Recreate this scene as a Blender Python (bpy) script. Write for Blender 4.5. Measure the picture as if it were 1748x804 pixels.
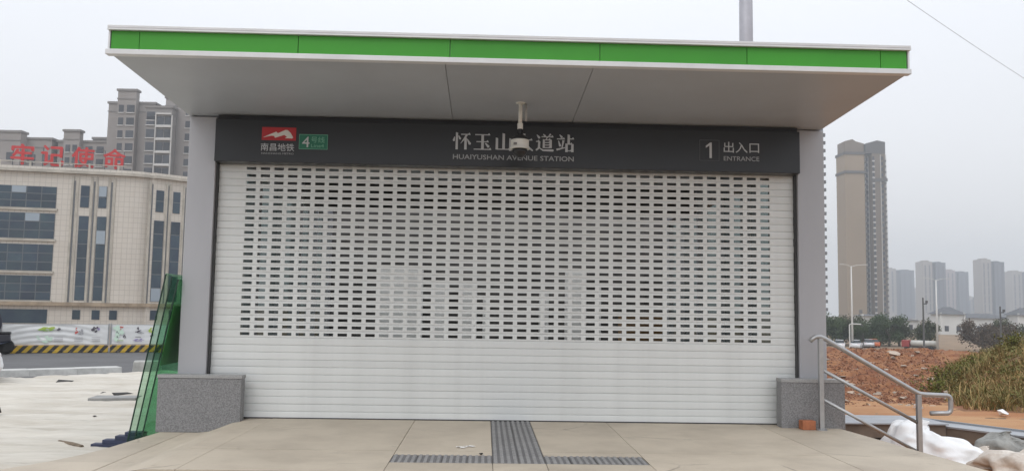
import bpy, math, random
from mathutils import Matrix, Vector, noise
R = math.radians
rng = random.Random(7)
for o in list(bpy.data.objects): bpy.data.objects.remove(o)
sc = bpy.context.scene
COL = sc.collection

# ------------------------------------------------------------------ camera
cam = bpy.data.cameras.new('camera')
cam.sensor_width = 36; cam.lens = 1433.3/1748*36; cam.clip_start = .05; cam.clip_end = 5000
co = bpy.data.objects.new('camera', cam); COL.objects.link(co)
cr = Vector((0.99936343, -0.03171058, 0.01634521)); cu = Vector((-0.01899082, -0.08500794, 0.99619928)); cw = Vector((0.03020058, 0.99587554, 0.08555604))
m = Matrix.Identity(4)
for i in range(3): m[i][0] = cr[i]; m[i][1] = cu[i]; m[i][2] = -cw[i]
m.translation = (-.25, -9.681, 1.283)
co.matrix_world = m
sc.camera = co
# ------------------------------------------------------------------ sky, sun, exposure
SUN_EL, SUN_AZ = 52, 205           # overcast: a wide, weak sun behind the camera
wd = bpy.data.worlds.new('World'); sc.world = wd; wd.use_nodes = True
nt = wd.node_tree; nt.nodes.clear()
def N(t, ty, **k):
    n = t.nodes.new(ty)
    for a, b in k.items(): setattr(n, a, b)
    return n
out = N(nt, 'ShaderNodeOutputWorld')
sky = N(nt, 'ShaderNodeTexSky', sky_type='NISHITA', sun_disc=False, sun_elevation=R(SUN_EL), sun_rotation=R(SUN_AZ), dust_density=5, air_density=1.5)
tc = N(nt, 'ShaderNodeTexCoord'); sx = N(nt, 'ShaderNodeSeparateXYZ'); nt.links.new(tc.outputs['Generated'], sx.inputs[0])
rp = N(nt, 'ShaderNodeValToRGB'); nt.links.new(sx.outputs['Z'], rp.inputs[0])
rp.color_ramp.elements[0].position = 0; rp.color_ramp.elements[0].color = (.88, .875, .885, 1)
rp.color_ramp.elements[1].position = 1; rp.color_ramp.elements[1].color = (1.34, 1.38, 1.46, 1)
e = rp.color_ramp.elements.new(.3); e.color = (.95, .975, 1.03, 1)
cn = N(nt, 'ShaderNodeTexNoise'); cn.inputs['Scale'].default_value = 1.6; cn.inputs['Detail'].default_value = 4
nt.links.new(tc.outputs['Generated'], cn.inputs['Vector'])
cm = N(nt, 'ShaderNodeMapRange'); cm.inputs['To Min'].default_value = .94; cm.inputs['To Max'].default_value = 1.06; nt.links.new(cn.outputs[0], cm.inputs[0])
mu = N(nt, 'ShaderNodeMix', data_type='RGBA', blend_type='MULTIPLY'); mu.inputs[0].default_value = 1
nt.links.new(rp.outputs[0], mu.inputs[6]); nt.links.new(cm.outputs[0], mu.inputs[7])
b1 = N(nt, 'ShaderNodeBackground'); b1.inputs[1].default_value = .06; nt.links.new(sky.outputs[0], b1.inputs[0])
b2 = N(nt, 'ShaderNodeBackground'); b2.inputs[1].default_value = 1.0; nt.links.new(mu.outputs[2], b2.inputs[0])
mx = N(nt, 'ShaderNodeMixShader'); mx.inputs[0].default_value = .9
nt.links.new(b1.outputs[0], mx.inputs[1]); nt.links.new(b2.outputs[0], mx.inputs[2]); nt.links.new(mx.outputs[0], out.inputs[0])
sl = bpy.data.lights.new('sun', 'SUN'); sl.energy = .75; sl.angle = R(40); sl.color = (1, .985, .965)
so = bpy.data.objects.new('sun', sl); COL.objects.link(so)
az, el = R(SUN_AZ), R(SUN_EL)
sd = Vector((math.sin(az)*math.cos(el), math.cos(az)*math.cos(el), math.sin(el)))
so.rotation_euler = sd.to_track_quat('Z', 'Y').to_euler(); so.location = (-5, -20, 30)
sc.view_settings.view_transform = 'Standard'; sc.view_settings.look = 'None'; sc.view_settings.gamma = 1
sc.view_settings.exposure = 0.2; sc.view_settings.use_curve_mapping = False

# ------------------------------------------------------------------ materials
def mat(name, col, rough=.6, metal=0, var=0, vs=4, bump=0, bs=40, col2=None, spec=.5, rnd=0, stretch=(1, 1, 1), detail=5, lo=.35, hi=.65, sheet=0):
    M = bpy.data.materials.new(name); M.use_nodes = True; t = M.node_tree
    B = t.nodes['Principled BSDF']
    B.inputs['Roughness'].default_value = rough; B.inputs['Metallic'].default_value = metal; B.inputs['Specular IOR Level'].default_value = spec
    c1 = (*col, 1); B.inputs['Base Color'].default_value = c1
    L = t.links.new
    tc = N(t, 'ShaderNodeTexCoord'); mp = N(t, 'ShaderNodeMapping'); mp.inputs['Scale'].default_value = stretch; L(tc.outputs['Object'], mp.inputs[0])
    last = None
    if var or col2:
        n = N(t, 'ShaderNodeTexNoise'); n.inputs['Scale'].default_value = vs; n.inputs['Detail'].default_value = detail; n.inputs['Roughness'].default_value = .65; L(mp.outputs[0], n.inputs['Vector'])
        rm = N(t, 'ShaderNodeMapRange'); rm.inputs[1].default_value = lo; rm.inputs[2].default_value = hi; L(n.outputs[0], rm.inputs[0])
        x = N(t, 'ShaderNodeMix', data_type='RGBA'); L(rm.outputs[0], x.inputs[0]); x.inputs[6].default_value = c1
        x.inputs[7].default_value = (*(col2 or [a*(1-var) for a in col]), 1); last = x.outputs[2]
    if rnd:
        oi = N(t, 'ShaderNodeObjectInfo'); rr = N(t, 'ShaderNodeMapRange'); rr.inputs['To Min'].default_value = 1-rnd; rr.inputs['To Max'].default_value = 1+rnd; L(oi.outputs['Random'], rr.inputs[0])
        y = N(t, 'ShaderNodeMix', data_type='RGBA', blend_type='MULTIPLY'); y.inputs[0].default_value = 1
        if last: L(last, y.inputs[6])
        else: y.inputs[6].default_value = c1
        L(rr.outputs[0], y.inputs[7]); last = y.outputs[2]
    if last: L(last, B.inputs['Base Color'])
    if bump:
        n2 = N(t, 'ShaderNodeTexNoise'); n2.inputs['Scale'].default_value = bs; n2.inputs['Detail'].default_value = 4; L(mp.outputs[0], n2.inputs['Vector'])
        bp = N(t, 'ShaderNodeBump'); bp.inputs['Strength'].default_value = bump; bp.inputs['Distance'].default_value = .02; L(n2.outputs[0], bp.inputs['Height']); L(bp.outputs[0], B.inputs['Normal'])
    return M
def glass_mat(name, tint, refl=.12, rough=.03):
    M = bpy.data.materials.new(name); M.use_nodes = True; t = M.node_tree; t.nodes.clear()
    o = N(t, 'ShaderNodeOutputMaterial'); a = N(t, 'ShaderNodeBsdfTransparent'); a.inputs[0].default_value = (*tint, 1)
    g = N(t, 'ShaderNodeBsdfGlossy'); g.inputs['Roughness'].default_value = rough; x = N(t, 'ShaderNodeMixShader')
    fr = N(t, 'ShaderNodeLayerWeight'); fr.inputs[0].default_value = .5; pw = N(t, 'ShaderNodeMath', operation='POWER'); pw.inputs[1].default_value = 5; t.links.new(fr.outputs['Facing'], pw.inputs[0])
    ad = N(t, 'ShaderNodeMath', operation='MULTIPLY_ADD'); ad.inputs[1].default_value = .7; ad.inputs[2].default_value = refl*.3; t.links.new(pw.outputs[0], ad.inputs[0])
    t.links.new(ad.outputs[0], x.inputs[0])
    t.links.new(a.outputs[0], x.inputs[1]); t.links.new(g.outputs[0], x.inputs[2]); t.links.new(x.outputs[0], o.inputs[0])
    return M
def tile_mat(name, c1, c2, mortar, w, h, ms=.02, offset=0., rough=.6, var=.15):
    M = mat(name, c1, rough, var=var, vs=.15); t = M.node_tree; L = t.links.new
    B = t.nodes['Principled BSDF']; tcn = [n for n in t.nodes if n.type == 'TEX_COORD'][0]
    s = N(t, 'ShaderNodeSeparateXYZ'); cb = N(t, 'ShaderNodeCombineXYZ'); L(tcn.outputs['Object'], s.inputs[0])
    ad = N(t, 'ShaderNodeMath', operation='ADD'); L(s.outputs[0], ad.inputs[0]); L(s.outputs[1], ad.inputs[1]); L(ad.outputs[0], cb.inputs[0]); L(s.outputs[2], cb.inputs[1])
    b = N(t, 'ShaderNodeTexBrick'); b.offset = offset; b.inputs['Color1'].default_value = (*c1, 1); b.inputs['Color2'].default_value = (*c2, 1); b.inputs['Mortar'].default_value = (*mortar, 1)
    b.inputs['Scale'].default_value = 1; b.inputs['Brick Width'].default_value = w; b.inputs['Row Height'].default_value = h; b.inputs['Mortar Size'].default_value = ms
    L(cb.outputs[0], b.inputs['Vector'])
    src = B.inputs['Base Color'].links[0].from_socket
    mm = N(t, 'ShaderNodeMix', data_type='RGBA', blend_type='MIX'); mm.inputs[0].default_value = .55; L(src, mm.inputs[6]); L(b.outputs[0], mm.inputs[7]); L(mm.outputs[2], B.inputs['Base Color'])
    return M
def stripe_mat(name, a, b_, period, slant, rough=.6):
    M = mat(name, a, rough); t = M.node_tree; L = t.links.new; B = t.nodes['Principled BSDF']
    tcn = [n for n in t.nodes if n.type == 'TEX_COORD'][0]; s = N(t, 'ShaderNodeSeparateXYZ'); L(tcn.outputs['Object'], s.inputs[0])
    k = N(t, 'ShaderNodeMath', operation='MULTIPLY'); k.inputs[1].default_value = -slant; L(s.outputs[2], k.inputs[0])
    ad = N(t, 'ShaderNodeMath', operation='ADD'); L(s.outputs[0], ad.inputs[0]); L(k.outputs[0], ad.inputs[1])
    dv = N(t, 'ShaderNodeMath', operation='DIVIDE'); dv.inputs[1].default_value = period; L(ad.outputs[0], dv.inputs[0])
    fr = N(t, 'ShaderNodeMath', operation='FRACT'); L(dv.outputs[0], fr.inputs[0])
    gt = N(t, 'ShaderNodeMath', operation='GREATER_THAN'); gt.inputs[1].default_value = .5; L(fr.outputs[0], gt.inputs[0])
    nz = N(t, 'ShaderNodeTexNoise'); nz.inputs['Scale'].default_value = 9; L(tcn.outputs['Object'], nz.inputs['Vector'])
    x = N(t, 'ShaderNodeMix', data_type='RGBA'); L(gt.outputs[0], x.inputs[0]); x.inputs[6].default_value = (*a, 1); x.inputs[7].default_value = (*b_, 1)
    y = N(t, 'ShaderNodeMix', data_type='RGBA'); mr = N(t, 'ShaderNodeMapRange'); mr.inputs[1].default_value = .5; mr.inputs[2].default_value = .75; mr.inputs['To Max'].default_value = .6; L(nz.outputs[0], mr.inputs[0]); L(mr.outputs[0], y.inputs[0])
    L(x.outputs[2], y.inputs[6]); y.inputs[7].default_value = (.25, .22, .17, 1); L(y.outputs[2], B.inputs['Base Color'])
    return M

# ------------------------------------------------------------------ mesh helpers
class MB:
    def __init__(s, M=None): s.v = []; s.f = []; s.m = []; s.M = M
    def add(s, vs, fs, mi=0):
        o = len(s.v); s.v += [tuple(s.M @ Vector(p)) if s.M else tuple(p) for p in vs]
        s.f += [tuple(i+o for i in f) for f in fs]; s.m += [mi]*len(fs)
    def box(s, x0, x1, y0, y1, z0, z1, mi=0):
        s.add([(x0,y0,z0),(x1,y0,z0),(x1,y1,z0),(x0,y1,z0),(x0,y0,z1),(x1,y0,z1),(x1,y1,z1),(x0,y1,z1)],
              [(0,3,2,1),(4,5,6,7),(0,1,5,4),(1,2,6,5),(2,3,7,6),(3,0,4,7)], mi); return s
    def prism(s, pts, off, mi=0):
        n = len(pts); off = Vector(off); a = [Vector(p) for p in pts]
        s.add(a+[p+off for p in a], [tuple(range(n))[::-1], tuple(range(n, 2*n))]+[(i, (i+1) % n, n+(i+1) % n, n+i) for i in range(n)], mi); return s
    def tube(s, pts, r, n=10, mi=0, caps=True):
        pts = [Vector(p) for p in pts]; rs = r if isinstance(r, (list, tuple)) else [r]*len(pts)
        vs = []; ref = None
        for i, p in enumerate(pts):
            d = (pts[min(i+1, len(pts)-1)]-pts[max(i-1, 0)]).normalized()
            if ref is None: ref = Vector((0, 0, 1)) if abs(d.z) < .9 else Vector((1, 0, 0))
            a = d.cross(ref).normalized(); b = a.cross(d).normalized(); ref = b
            for k in range(n):
                t = 2*math.pi*k/n; vs.append(p+(a*math.cos(t)+b*math.sin(t))*rs[i])
        fs = [(i*n+k, i*n+(k+1) % n, (i+1)*n+(k+1) % n, (i+1)*n+k) for i in range(len(pts)-1) for k in range(n)]
        if caps: fs += [tuple(range(n))[::-1], tuple(range((len(pts)-1)*n, len(pts)*n))]
        s.add(vs, fs, mi); return s
    def lathe(s, prof, c=(0, 0, 0), n=24, mi=0):      # prof: (r,z) bottom to top
        vs = [(c[0]+r*math.cos(2*math.pi*k/n), c[1]+r*math.sin(2*math.pi*k/n), c[2]+z) for r, z in prof for k in range(n)]
        q = len(prof)
        s.add(vs, [(i*n+k, i*n+(k+1) % n, (i+1)*n+(k+1) % n, (i+1)*n+k) for i in range(q-1) for k in range(n)]+[tuple(range(n))[::-1], tuple(range((q-1)*n, q*n))], mi); return s
    def grid(s, fn, nu, nv, mi=0):
        s.add([fn(i/nu, j/nv) for j in range(nv+1) for i in range(nu+1)],
              [(j*(nu+1)+i, j*(nu+1)+i+1, (j+1)*(nu+1)+i+1, (j+1)*(nu+1)+i) for j in range(nv) for i in range(nu)], mi); return s
    def mesh(s, name, mats, smooth=False):
        me = bpy.data.meshes.new(name); me.from_pydata(s.v, [], s.f)
        for q in (mats if isinstance(mats, (list, tuple)) else [mats]): me.materials.append(q)
        me.polygons.foreach_set('material_index', s.m)
        if smooth: me.polygons.foreach_set('use_smooth', [True]*len(s.f))
        me.update(); return me
    def build(s, name, mats, parent=None, smooth=False, bevel=0):
        o = bpy.data.objects.new(name, s.mesh(name, mats, smooth)); COL.objects.link(o)
        if parent: o.parent = parent
        if bevel:
            b = o.modifiers.new('bevel', 'BEVEL'); b.width = bevel; b.segments = 2; b.limit_method = 'ANGLE'; b.angle_limit = R(40)
        return o
def inst(name, me, parent=None, loc=(0, 0, 0), rz=0, scale=None):
    o = bpy.data.objects.new(name, me); COL.objects.link(o); o.location = loc; o.rotation_euler = (0, 0, rz)
    if parent: o.parent = parent
    if scale: o.scale = scale
    return o
def thing(name, label, cat, loc=(0, 0, 0), rz=0, group=None):
    o = bpy.data.objects.new(name, None); COL.objects.link(o); o.location = loc; o.rotation_euler = (0, 0, rz); o.empty_display_size = .2
    return tag(o, label, cat, group)
def tag(o, label, cat, group=None):
    o['label'] = label; o['category'] = cat
    if group: o['group'] = group
    return o
def struct(o): o['kind'] = 'structure'; return o
def stuff(o): o['kind'] = 'stuff'; return o
def copy_tree(o, parent=None):
    c = o.copy(); COL.objects.link(c); c.parent = parent
    for ch in o.children: copy_tree(ch, c)
    return c
def text(name, s, size, mat_, parent, loc, M=None, ex=.004, off=0, align='LEFT', sx=1, spacing=1):
    cu_ = bpy.data.curves.new(name, 'FONT'); cu_.body = s; cu_.size = size; cu_.extrude = ex; cu_.offset = off; cu_.align_x = align; cu_.space_character = spacing
    cu_.resolution_u = 3
    t = bpy.data.objects.new(name, cu_); COL.objects.link(t)
    dg = bpy.context.evaluated_depsgraph_get(); me = bpy.data.meshes.new_from_object(t.evaluated_get(dg))
    bpy.data.objects.remove(t); bpy.data.curves.remove(cu_)
    me.materials.clear(); me.materials.append(mat_)
    me.transform(Matrix.Translation(loc) @ (M or Matrix.Identity(4)) @ Matrix.Rotation(R(90), 4, 'X') @ Matrix.Diagonal((sx, 1, 1, 1)))
    o = bpy.data.objects.new(name, me); COL.objects.link(o); o.parent = parent
    return o
def fit_text(o, x0, x1, z0, z1):        # stretch a lettering part into a measured rectangle
    xs = [v.co.x for v in o.data.vertices]; zs = [v.co.z for v in o.data.vertices]
    a, b, c, d = min(xs), max(xs), min(zs), max(zs)
    for v in o.data.vertices:
        v.co.x = x0+(v.co.x-a)/(b-a)*(x1-x0); v.co.z = z0+(v.co.z-c)/(d-c)*(z1-z0)
def ss(a, b, x):
    t = min(1, max(0, (x-a)/(b-a))); return t*t*(3-2*t)
def fbm(x, y, z=0, o=4): return noise.fractal(Vector((x, y, z)), 1.0, 2.0, o)

MT = {}
MT['soffit'] = mat('soffit panel', (.395, .425, .465), .4, .0, var=.10, vs=.9, spec=.5, rnd=.03)
MT['column'] = mat('grey aluminium panel', (.40, .405, .43), .4, .15, var=.08, vs=1.2, stretch=(1, 1, .3))
MT['green'] = mat('green fascia', (.036, .29, .012), .5, var=.10, vs=1.1, rnd=.04)
MT['trim'] = mat('white trim', (.66, .67, .68), .4, .1, var=.10, vs=3)
MT['roof'] = mat('roof sheet', (.45, .46, .47), .5, .2)
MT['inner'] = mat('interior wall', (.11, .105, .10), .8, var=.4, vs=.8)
MT['sign'] = mat('charcoal sign sheet', (.020, .022, .026), .32, .1, var=.12, vs=1.0)
MT['letter'] = mat('silver lettering', (.50, .51, .52), .4, .3)
MT['letter2'] = mat('dim lettering', (.36, .37, .38), .45, .2)
MT['red'] = mat('logo red', (.42, .015, .02), .4)
MT['lgreen'] = mat('line green', (.008, .15, .085), .4)
MT['lgreen2'] = mat('line green text', (.16, .42, .30), .4)
MT['shutter'] = mat('shutter paint', (.70, .72, .715), .42, .1, var=.10, vs=2.2, rnd=.03, spec=.45, stretch=(1, 1, .3), detail=8)
MT['rail'] = mat('guide rail dark', (.06, .06, .062), .5, .4)
MT['granite'] = mat('grey granite', (.27, .27, .275), .5, col2=(.13, .13, .135), vs=75, detail=3, bump=.05, bs=200)
MT['granite_cap'] = mat('granite edge', (.36, .36, .36), .55, var=.3, vs=120, detail=2)
MT['slab'] = mat('beige paving', (.50, .435, .345), .62, col2=(.38, .325, .255), vs=1.3, bump=.15, bs=60, rnd=.06, detail=10, lo=.42, hi=.72)
def wear(M):
    t = M.node_tree; L = t.links.new; B = t.nodes['Principled BSDF']; src = B.inputs['Base Color'].links[0].from_socket
    tc_ = [n for n in t.nodes if n.type == 'TEX_COORD'][0]
    wn = N(t, 'ShaderNodeTexNoise'); wn.inputs['Scale'].default_value = 2.2; wn.inputs['Detail'].default_value = 5; L(tc_.outputs['Object'], wn.inputs['Vector'])
    vm = N(t, 'ShaderNodeMix', data_type='RGBA'); vm.inputs[0].default_value = .18; L(tc_.outputs['Object'], vm.inputs[6]); L(wn.outputs['Color'], vm.inputs[7])
    vo = N(t, 'ShaderNodeTexVoronoi', feature='DISTANCE_TO_EDGE'); vo.inputs['Scale'].default_value = .75; L(vm.outputs[2], vo.inputs['Vector'])
    cr_ = N(t, 'ShaderNodeMapRange'); cr_.inputs[1].default_value = .003; cr_.inputs[2].default_value = .010; cr_.inputs['To Min'].default_value = 1; cr_.inputs['To Max'].default_value = 0; L(vo.outputs['Distance'], cr_.inputs[0])
    mk = N(t, 'ShaderNodeTexNoise'); mk.inputs['Scale'].default_value = .9; L(tc_.outputs['Object'], mk.inputs['Vector'])
    mr = N(t, 'ShaderNodeMapRange'); mr.inputs[1].default_value = .53; mr.inputs[2].default_value = .62; mr.inputs['To Max'].default_value = .55; L(mk.outputs[0], mr.inputs[0])
    ml = N(t, 'ShaderNodeMath', operation='MULTIPLY'); L(cr_.outputs[0], ml.inputs[0]); L(mr.outputs[0], ml.inputs[1])
    x = N(t, 'ShaderNodeMix', data_type='RGBA'); L(ml.outputs[0], x.inputs[0]); L(src, x.inputs[6]); x.inputs[7].default_value = (.13, .10, .075, 1)
    sp_ = N(t, 'ShaderNodeTexNoise'); sp_.inputs['Scale'].default_value = 3.1; sp_.inputs['Detail'].default_value = 9; sp_.inputs['Roughness'].default_value = .75; L(tc_.outputs['Object'], sp_.inputs['Vector'])
    sr = N(t, 'ShaderNodeMapRange'); sr.inputs[1].default_value = .60; sr.inputs[2].default_value = .70; sr.inputs['To Max'].default_value = .45; L(sp_.outputs[0], sr.inputs[0])
    y = N(t, 'ShaderNodeMix', data_type='RGBA'); L(sr.outputs[0], y.inputs[0]); L(x.outputs[2], y.inputs[6]); y.inputs[7].default_value = (.25, .235, .19, 1); L(y.outputs[2], B.inputs['Base Color'])
wear(MT['slab'])
MT['slab_base'] = mat('concrete bed', (.22, .19, .16), .9, var=.4, vs=5, bump=.4, bs=30)
MT['tact'] = mat('tactile stone', (.155, .152, .155), .65, var=.25, vs=12, rnd=.06)
MT['rib'] = mat('worn tactile rib', (.27, .265, .262), .6, var=.25, vs=20, rnd=.06)
MT['steel'] = mat('brushed stainless steel', (.44, .445, .45), .4, .75, var=.15, vs=8)
MT['camwhite'] = mat('camera housing', (.72, .72, .68), .4)
MT['black'] = mat('black plastic', (.012, .012, .014), .25)
MT['brick'] = mat('clay brick', (.42, .15, .07), .85, var=.3, vs=14, bump=.4, bs=60)

# ------------------------------------------------------------------ ground and terrain
def gz(x, y): return -.47-4.1*ss(2, 9, x)*ss(24, 70, y)-1.3*(1-ss(-4, 2, x))*ss(22.5, 40, y)
xs = [-390, -250, -150, -90, -60, -40, -30, -22, -16, -12, -9, -7, -5, -3, -1, 1, 2, 3, 4, 5, 6, 7, 8, 9, 11, 14, 18, 24, 32, 44, 60, 80, 110, 150, 220, 320, 480, 700, 985]
ys = [-50, -30, -18, -12, -8, -4, -2, 0, 2, 4, 6, 8, 10, 13, 16, 20, 24, 28, 33, 38, 44, 50, 57, 64, 72, 82, 95, 115, 140, 180, 240, 330, 480, 700, 1000, 1340]
g = MB(); g.add([(x, y, gz(x, y)) for y in ys for x in xs], [(j*len(xs)+i, j*len(xs)+i+1, (j+1)*len(xs)+i+1, (j+1)*len(xs)+i) for j in range(len(ys)-1) for i in range(len(xs)-1)])
MT['ground'] = mat('bare earth', (.30, .20, .12), .95, col2=(.18, .13, .085), vs=.25, bump=.4, bs=6)
MT['asphalt'] = mat('asphalt', (.115, .115, .118), .85, var=.25, vs=.6, bump=.15, bs=60)
MT['sheetw'] = mat('white ground sheet', (.60, .565, .50), .75, col2=(.44, .40, .335), vs=1.5, stretch=(.35, 2.2, 1), lo=.42, hi=.70, bump=1.0, bs=3.5, detail=8)
MT['dirt'] = mat('orange sandy soil', (.46, .27, .135), .95, col2=(.34, .15, .065), vs=.55, bump=.5, bs=14, detail=8, stretch=(.6, 1.6, 1))
MT['rubble'] = mat('red brown soil', (.17, .058, .026), .95, col2=(.32, .155, .07), vs=1.6, bump=.8, bs=9, detail=8)
MT['stone'] = mat('pale broken stone', (.46, .38, .31), .9, var=.3, vs=6, rnd=.35)
struct(g.build('ground', MT['ground']))
# white sheeting laid over the yard on the left
def sheet(u, v):
    y = -6+v*18; xr = -3.7; xl = -15
    x = xr+(xl-xr)*u
    lim = 13.2+(x+6)*.95+.25*fbm(x*1.3, 2.2)        # slanted far hem
    y = min(y, lim)
    k = fbm(x*.35+y*.5, y*2.6, 1.3)
    z = -.45+.03*k+.014*math.sin(y*8+x*1.6+3*fbm(x*.5, y*.6))+.03*max(0, math.sin(y*2.1-x*.8+1.8*fbm(x*.5, y*.5)))**8+.014*fbm(x*1.5, y*7, 5)-.045*abs(noise.noise(Vector((x*.45+y*.25, y*2.6-x*.9, 8))))-.030*abs(noise.noise(Vector((x*.8, y*6-x*1.8, 12))))+.018
    return (x, y, z+.05)
struct(MB().grid(sheet, 140, 300).build('yard_sheeting', MT['sheetw'], smooth=True))
# road with median kerb
rd = MB(); rd.add([(-70, -6, -.462), (-9, -6, -.462), (4, 22.5, -.462), (-70, 22.5, -.462)], [(0, 1, 2, 3)])
struct(rd.build('road', MT['asphalt']))
KD = Vector((2.1, 1.6, 0)).normalized(); KN = Vector((-KD.y, KD.x, 0))
MT['kerb'] = mat('pale kerb stone', (.58, .58, .56), .8, var=.3, vs=3, rnd=.06)
kr = bpy.data.objects.new('kerb', None); COL.objects.link(kr); struct(kr)
kr.location = (-9.05, 11.25, -.462); kr.rotation_euler = (0, 0, math.atan2(KD.y, KD.x))
km = MB().prism([(-.99, 0, 0), (-.99, .55, 0), (-.99, .53, .15), (-.99, .03, .15)], (.985, 0, 0)).mesh('kerb_stone', MT['kerb'])
for i in range(9): inst('kerb_stone', km, kr, (-i*.99+.0, 0, rng.uniform(-.006, .006)))
MT['conc'] = mat('concrete', (.42, .42, .40), .85, var=.3, vs=4, bump=.2, bs=30)
o = MB().prism([(-.33, -.28, 0), (.33, -.28, 0), (.33, .28, 0), (-.33, .28, 0)], (0, 0, .3)).build('concrete_block', MT['conc'], bevel=.02)
for v in o.data.vertices:
    if v.co.z > .1: v.co.x *= .93; v.co.y *= .9
o.location = (-8.45, 11.25, -.45); o.rotation_euler = (0, 0, R(20)); tag(o, 'pale concrete block at the right end of the white kerb', 'concrete block')

# dirt apron, rubble heap, weedy mound on the right
def dirt(u, v):
    x = 3.0+u*14; y = -5+v*16
    return (x, y, -.455+.03*fbm(x*.8, y*1.6)+.012*fbm(x*4, y*6))
struct(MB().grid(dirt, 110, 120).build('dirt_ground', MT['dirt'], smooth=True))
def rz_(x, y):
    a = ss(5.6, 9, y+.25*fbm(x, y, 3))
    b = .27*ss(8, 17, y)+.20*math.exp(-((x-13.6)/2.0)**2-((y-18)/3.5)**2)
    return -.5+a*(.10+b+.10*fbm(x*.55, y*.4, 7)+.13*abs(fbm(x*1.9, y*1.5, 2))+.05*fbm(x*5, y*3, 6))-4.3*ss(20, 42, y)
def rub(u, v):
    x = 3+u*27*(.45+.55*v); y = 5.2+v*v*40
    return (x, y, rz_(x, y))
rb = struct(MB().grid(rub, 260, 220).build('rubble_heap', MT['rubble']))
sm = []
for k in range(6):
    b = MB(); pts = []
    for i in range(9):
        d = Vector((rng.gauss(0, 1), rng.gauss(0, 1), rng.gauss(0, .7))).normalized()*rng.uniform(.7, 1.1); pts.append(d)
    import bmesh
    bm = bmesh.new(); [bm.verts.new(p) for p in pts]; bmesh.ops.convex_hull(bm, input=bm.verts)
    me = bpy.data.meshes.new('stone'); bm.to_mesh(me); bm.free(); me.materials.append(MT['stone']); sm.append(me)
for i in range(170):
    y = 6.3+rng.random()**1.3*11; x = 4.2+rng.random()*(2.5+y*.42)
    s = rng.uniform(.025, .075)*(1.0 if rng.random() < .85 else 1.7)*(.7+y/16)
    o = inst('stone', sm[i % 6], rb, (x, y, rz_(x, y)+s*.2), rng.random()*6, (s*1.4, s, s*.7))
gr = MB()                                                     # finer broken pieces
for i in range(15000):
    y = 6.0+rng.random()**1.4*13; x = 3.8+rng.random()*(3.0+y*.45); s = rng.uniform(.008, .030)*(.6+y/18)*(1.8 if rng.random() < .06 else 1); z = rz_(x, y)
    a = rng.random()*6.28; c, d = math.cos(a)*s, math.sin(a)*s
    gr.add([(x+c, y+d, z), (x-d, y+c, z), (x-c, y-d, z), (x, y, z+s*.9)], [(0, 1, 3), (1, 2, 3), (2, 0, 3)])
MT['chip'] = mat('broken soil chips', (.15, .056, .03), .95, col2=(.40, .28, .20), vs=14, lo=.50, hi=.66)
o = stuff(gr.build('rubble_chips', MT['chip'], rb))
def mz(x, y):
    t = (x-.5*(y-6.2)-8.3)/3.8
    return -.47+(.50*ss(0, .5, t)+1.0*ss(.2, 1.2, t)+.24*fbm(x*.7, y*.6, 4)*ss(0, .3, t)+.06*fbm(x*3, y*3, 5)*ss(0, .2, t))*ss(4.9, 8.6, y)*(1-.9*ss(12, 20, y))
def mound(u, v):
    y = 4.7+v*15; x = 7.9+.5*(y-6.2)+u*11
    return (x, y, mz(x, y))
MT['mound'] = mat('mound soil', (.17, .12, .06), .95, col2=(.26, .11, .055), vs=.9, bump=.6, bs=10)
struct(MB().grid(mound, 80, 80).build('weedy_mound', MT['mound'], smooth=True))
def grass(n, hmin, hmax, test, wd_):
    b = MB()
    i = 0
    while i < n:
        y = 5.0+rng.random()**1.1*8.5; x = 7.95+.5*(y-6.2)+rng.random()*5.2
        if not test(x, y) or fbm(x*1.7, y*1.4, 33) < -.32: i += .25; continue
        i += 1; z = mz(x, y)
        h = rng.uniform(hmin, hmax)*(.5+1.2*max(0, .4+fbm(x*1.3, y*1.3, 9)))*(1.9 if rng.random() < .05 else 1); a = rng.random()*6.28; l = rng.uniform(.2, 1.2)*h
        w = wd_*rng.uniform(.6, 1.4); dx, dy = math.cos(a), math.sin(a); px, py = -dy*w, dx*w
        b.add([(x-px, y-py, z-.02), (x+px, y+py, z-.02), (x+px*.7+dx*l*.4, y+py*.7+dy*l*.4, z+h*.6), (x-px*.7+dx*l*.4, y-py*.7+dy*l*.4, z+h*.6), (x+dx*l, y+dy*l, z+h)], [(0, 1, 2, 3), (3, 2, 4)])
    return b
def gm(name, a, b_): return mat(name, a, .8, col2=b_, vs=3.5, lo=.4, hi=.6, detail=6, spec=.2)
def dry(x, y): return .8*fbm(x*.8, y*.6, 21)+.42*(x-.5*(y-6.2)-9.6)-.06*(y-7)
stuff(grass(14000, .05, .22, lambda x, y: dry(x, y) < rng.uniform(-.1, .5) and mz(x, y) > -.44, .010).build('green_weeds', gm('green weeds', (.13, .13, .042), (.29, .22, .09)))); bpy.data.objects['green_weeds']['label'] = 'green weeds covering the mound'
stuff(grass(15000, .05, .20, lambda x, y: dry(x, y) > rng.uniform(-1.2, .0) and mz(x, y) > -.45, .009).build('dry_grass', gm('dry grass', (.50, .35, .16), (.27, .175, .08)))); bpy.data.objects['dry_grass']['label'] = 'straw coloured dry grass on the mound'

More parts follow.
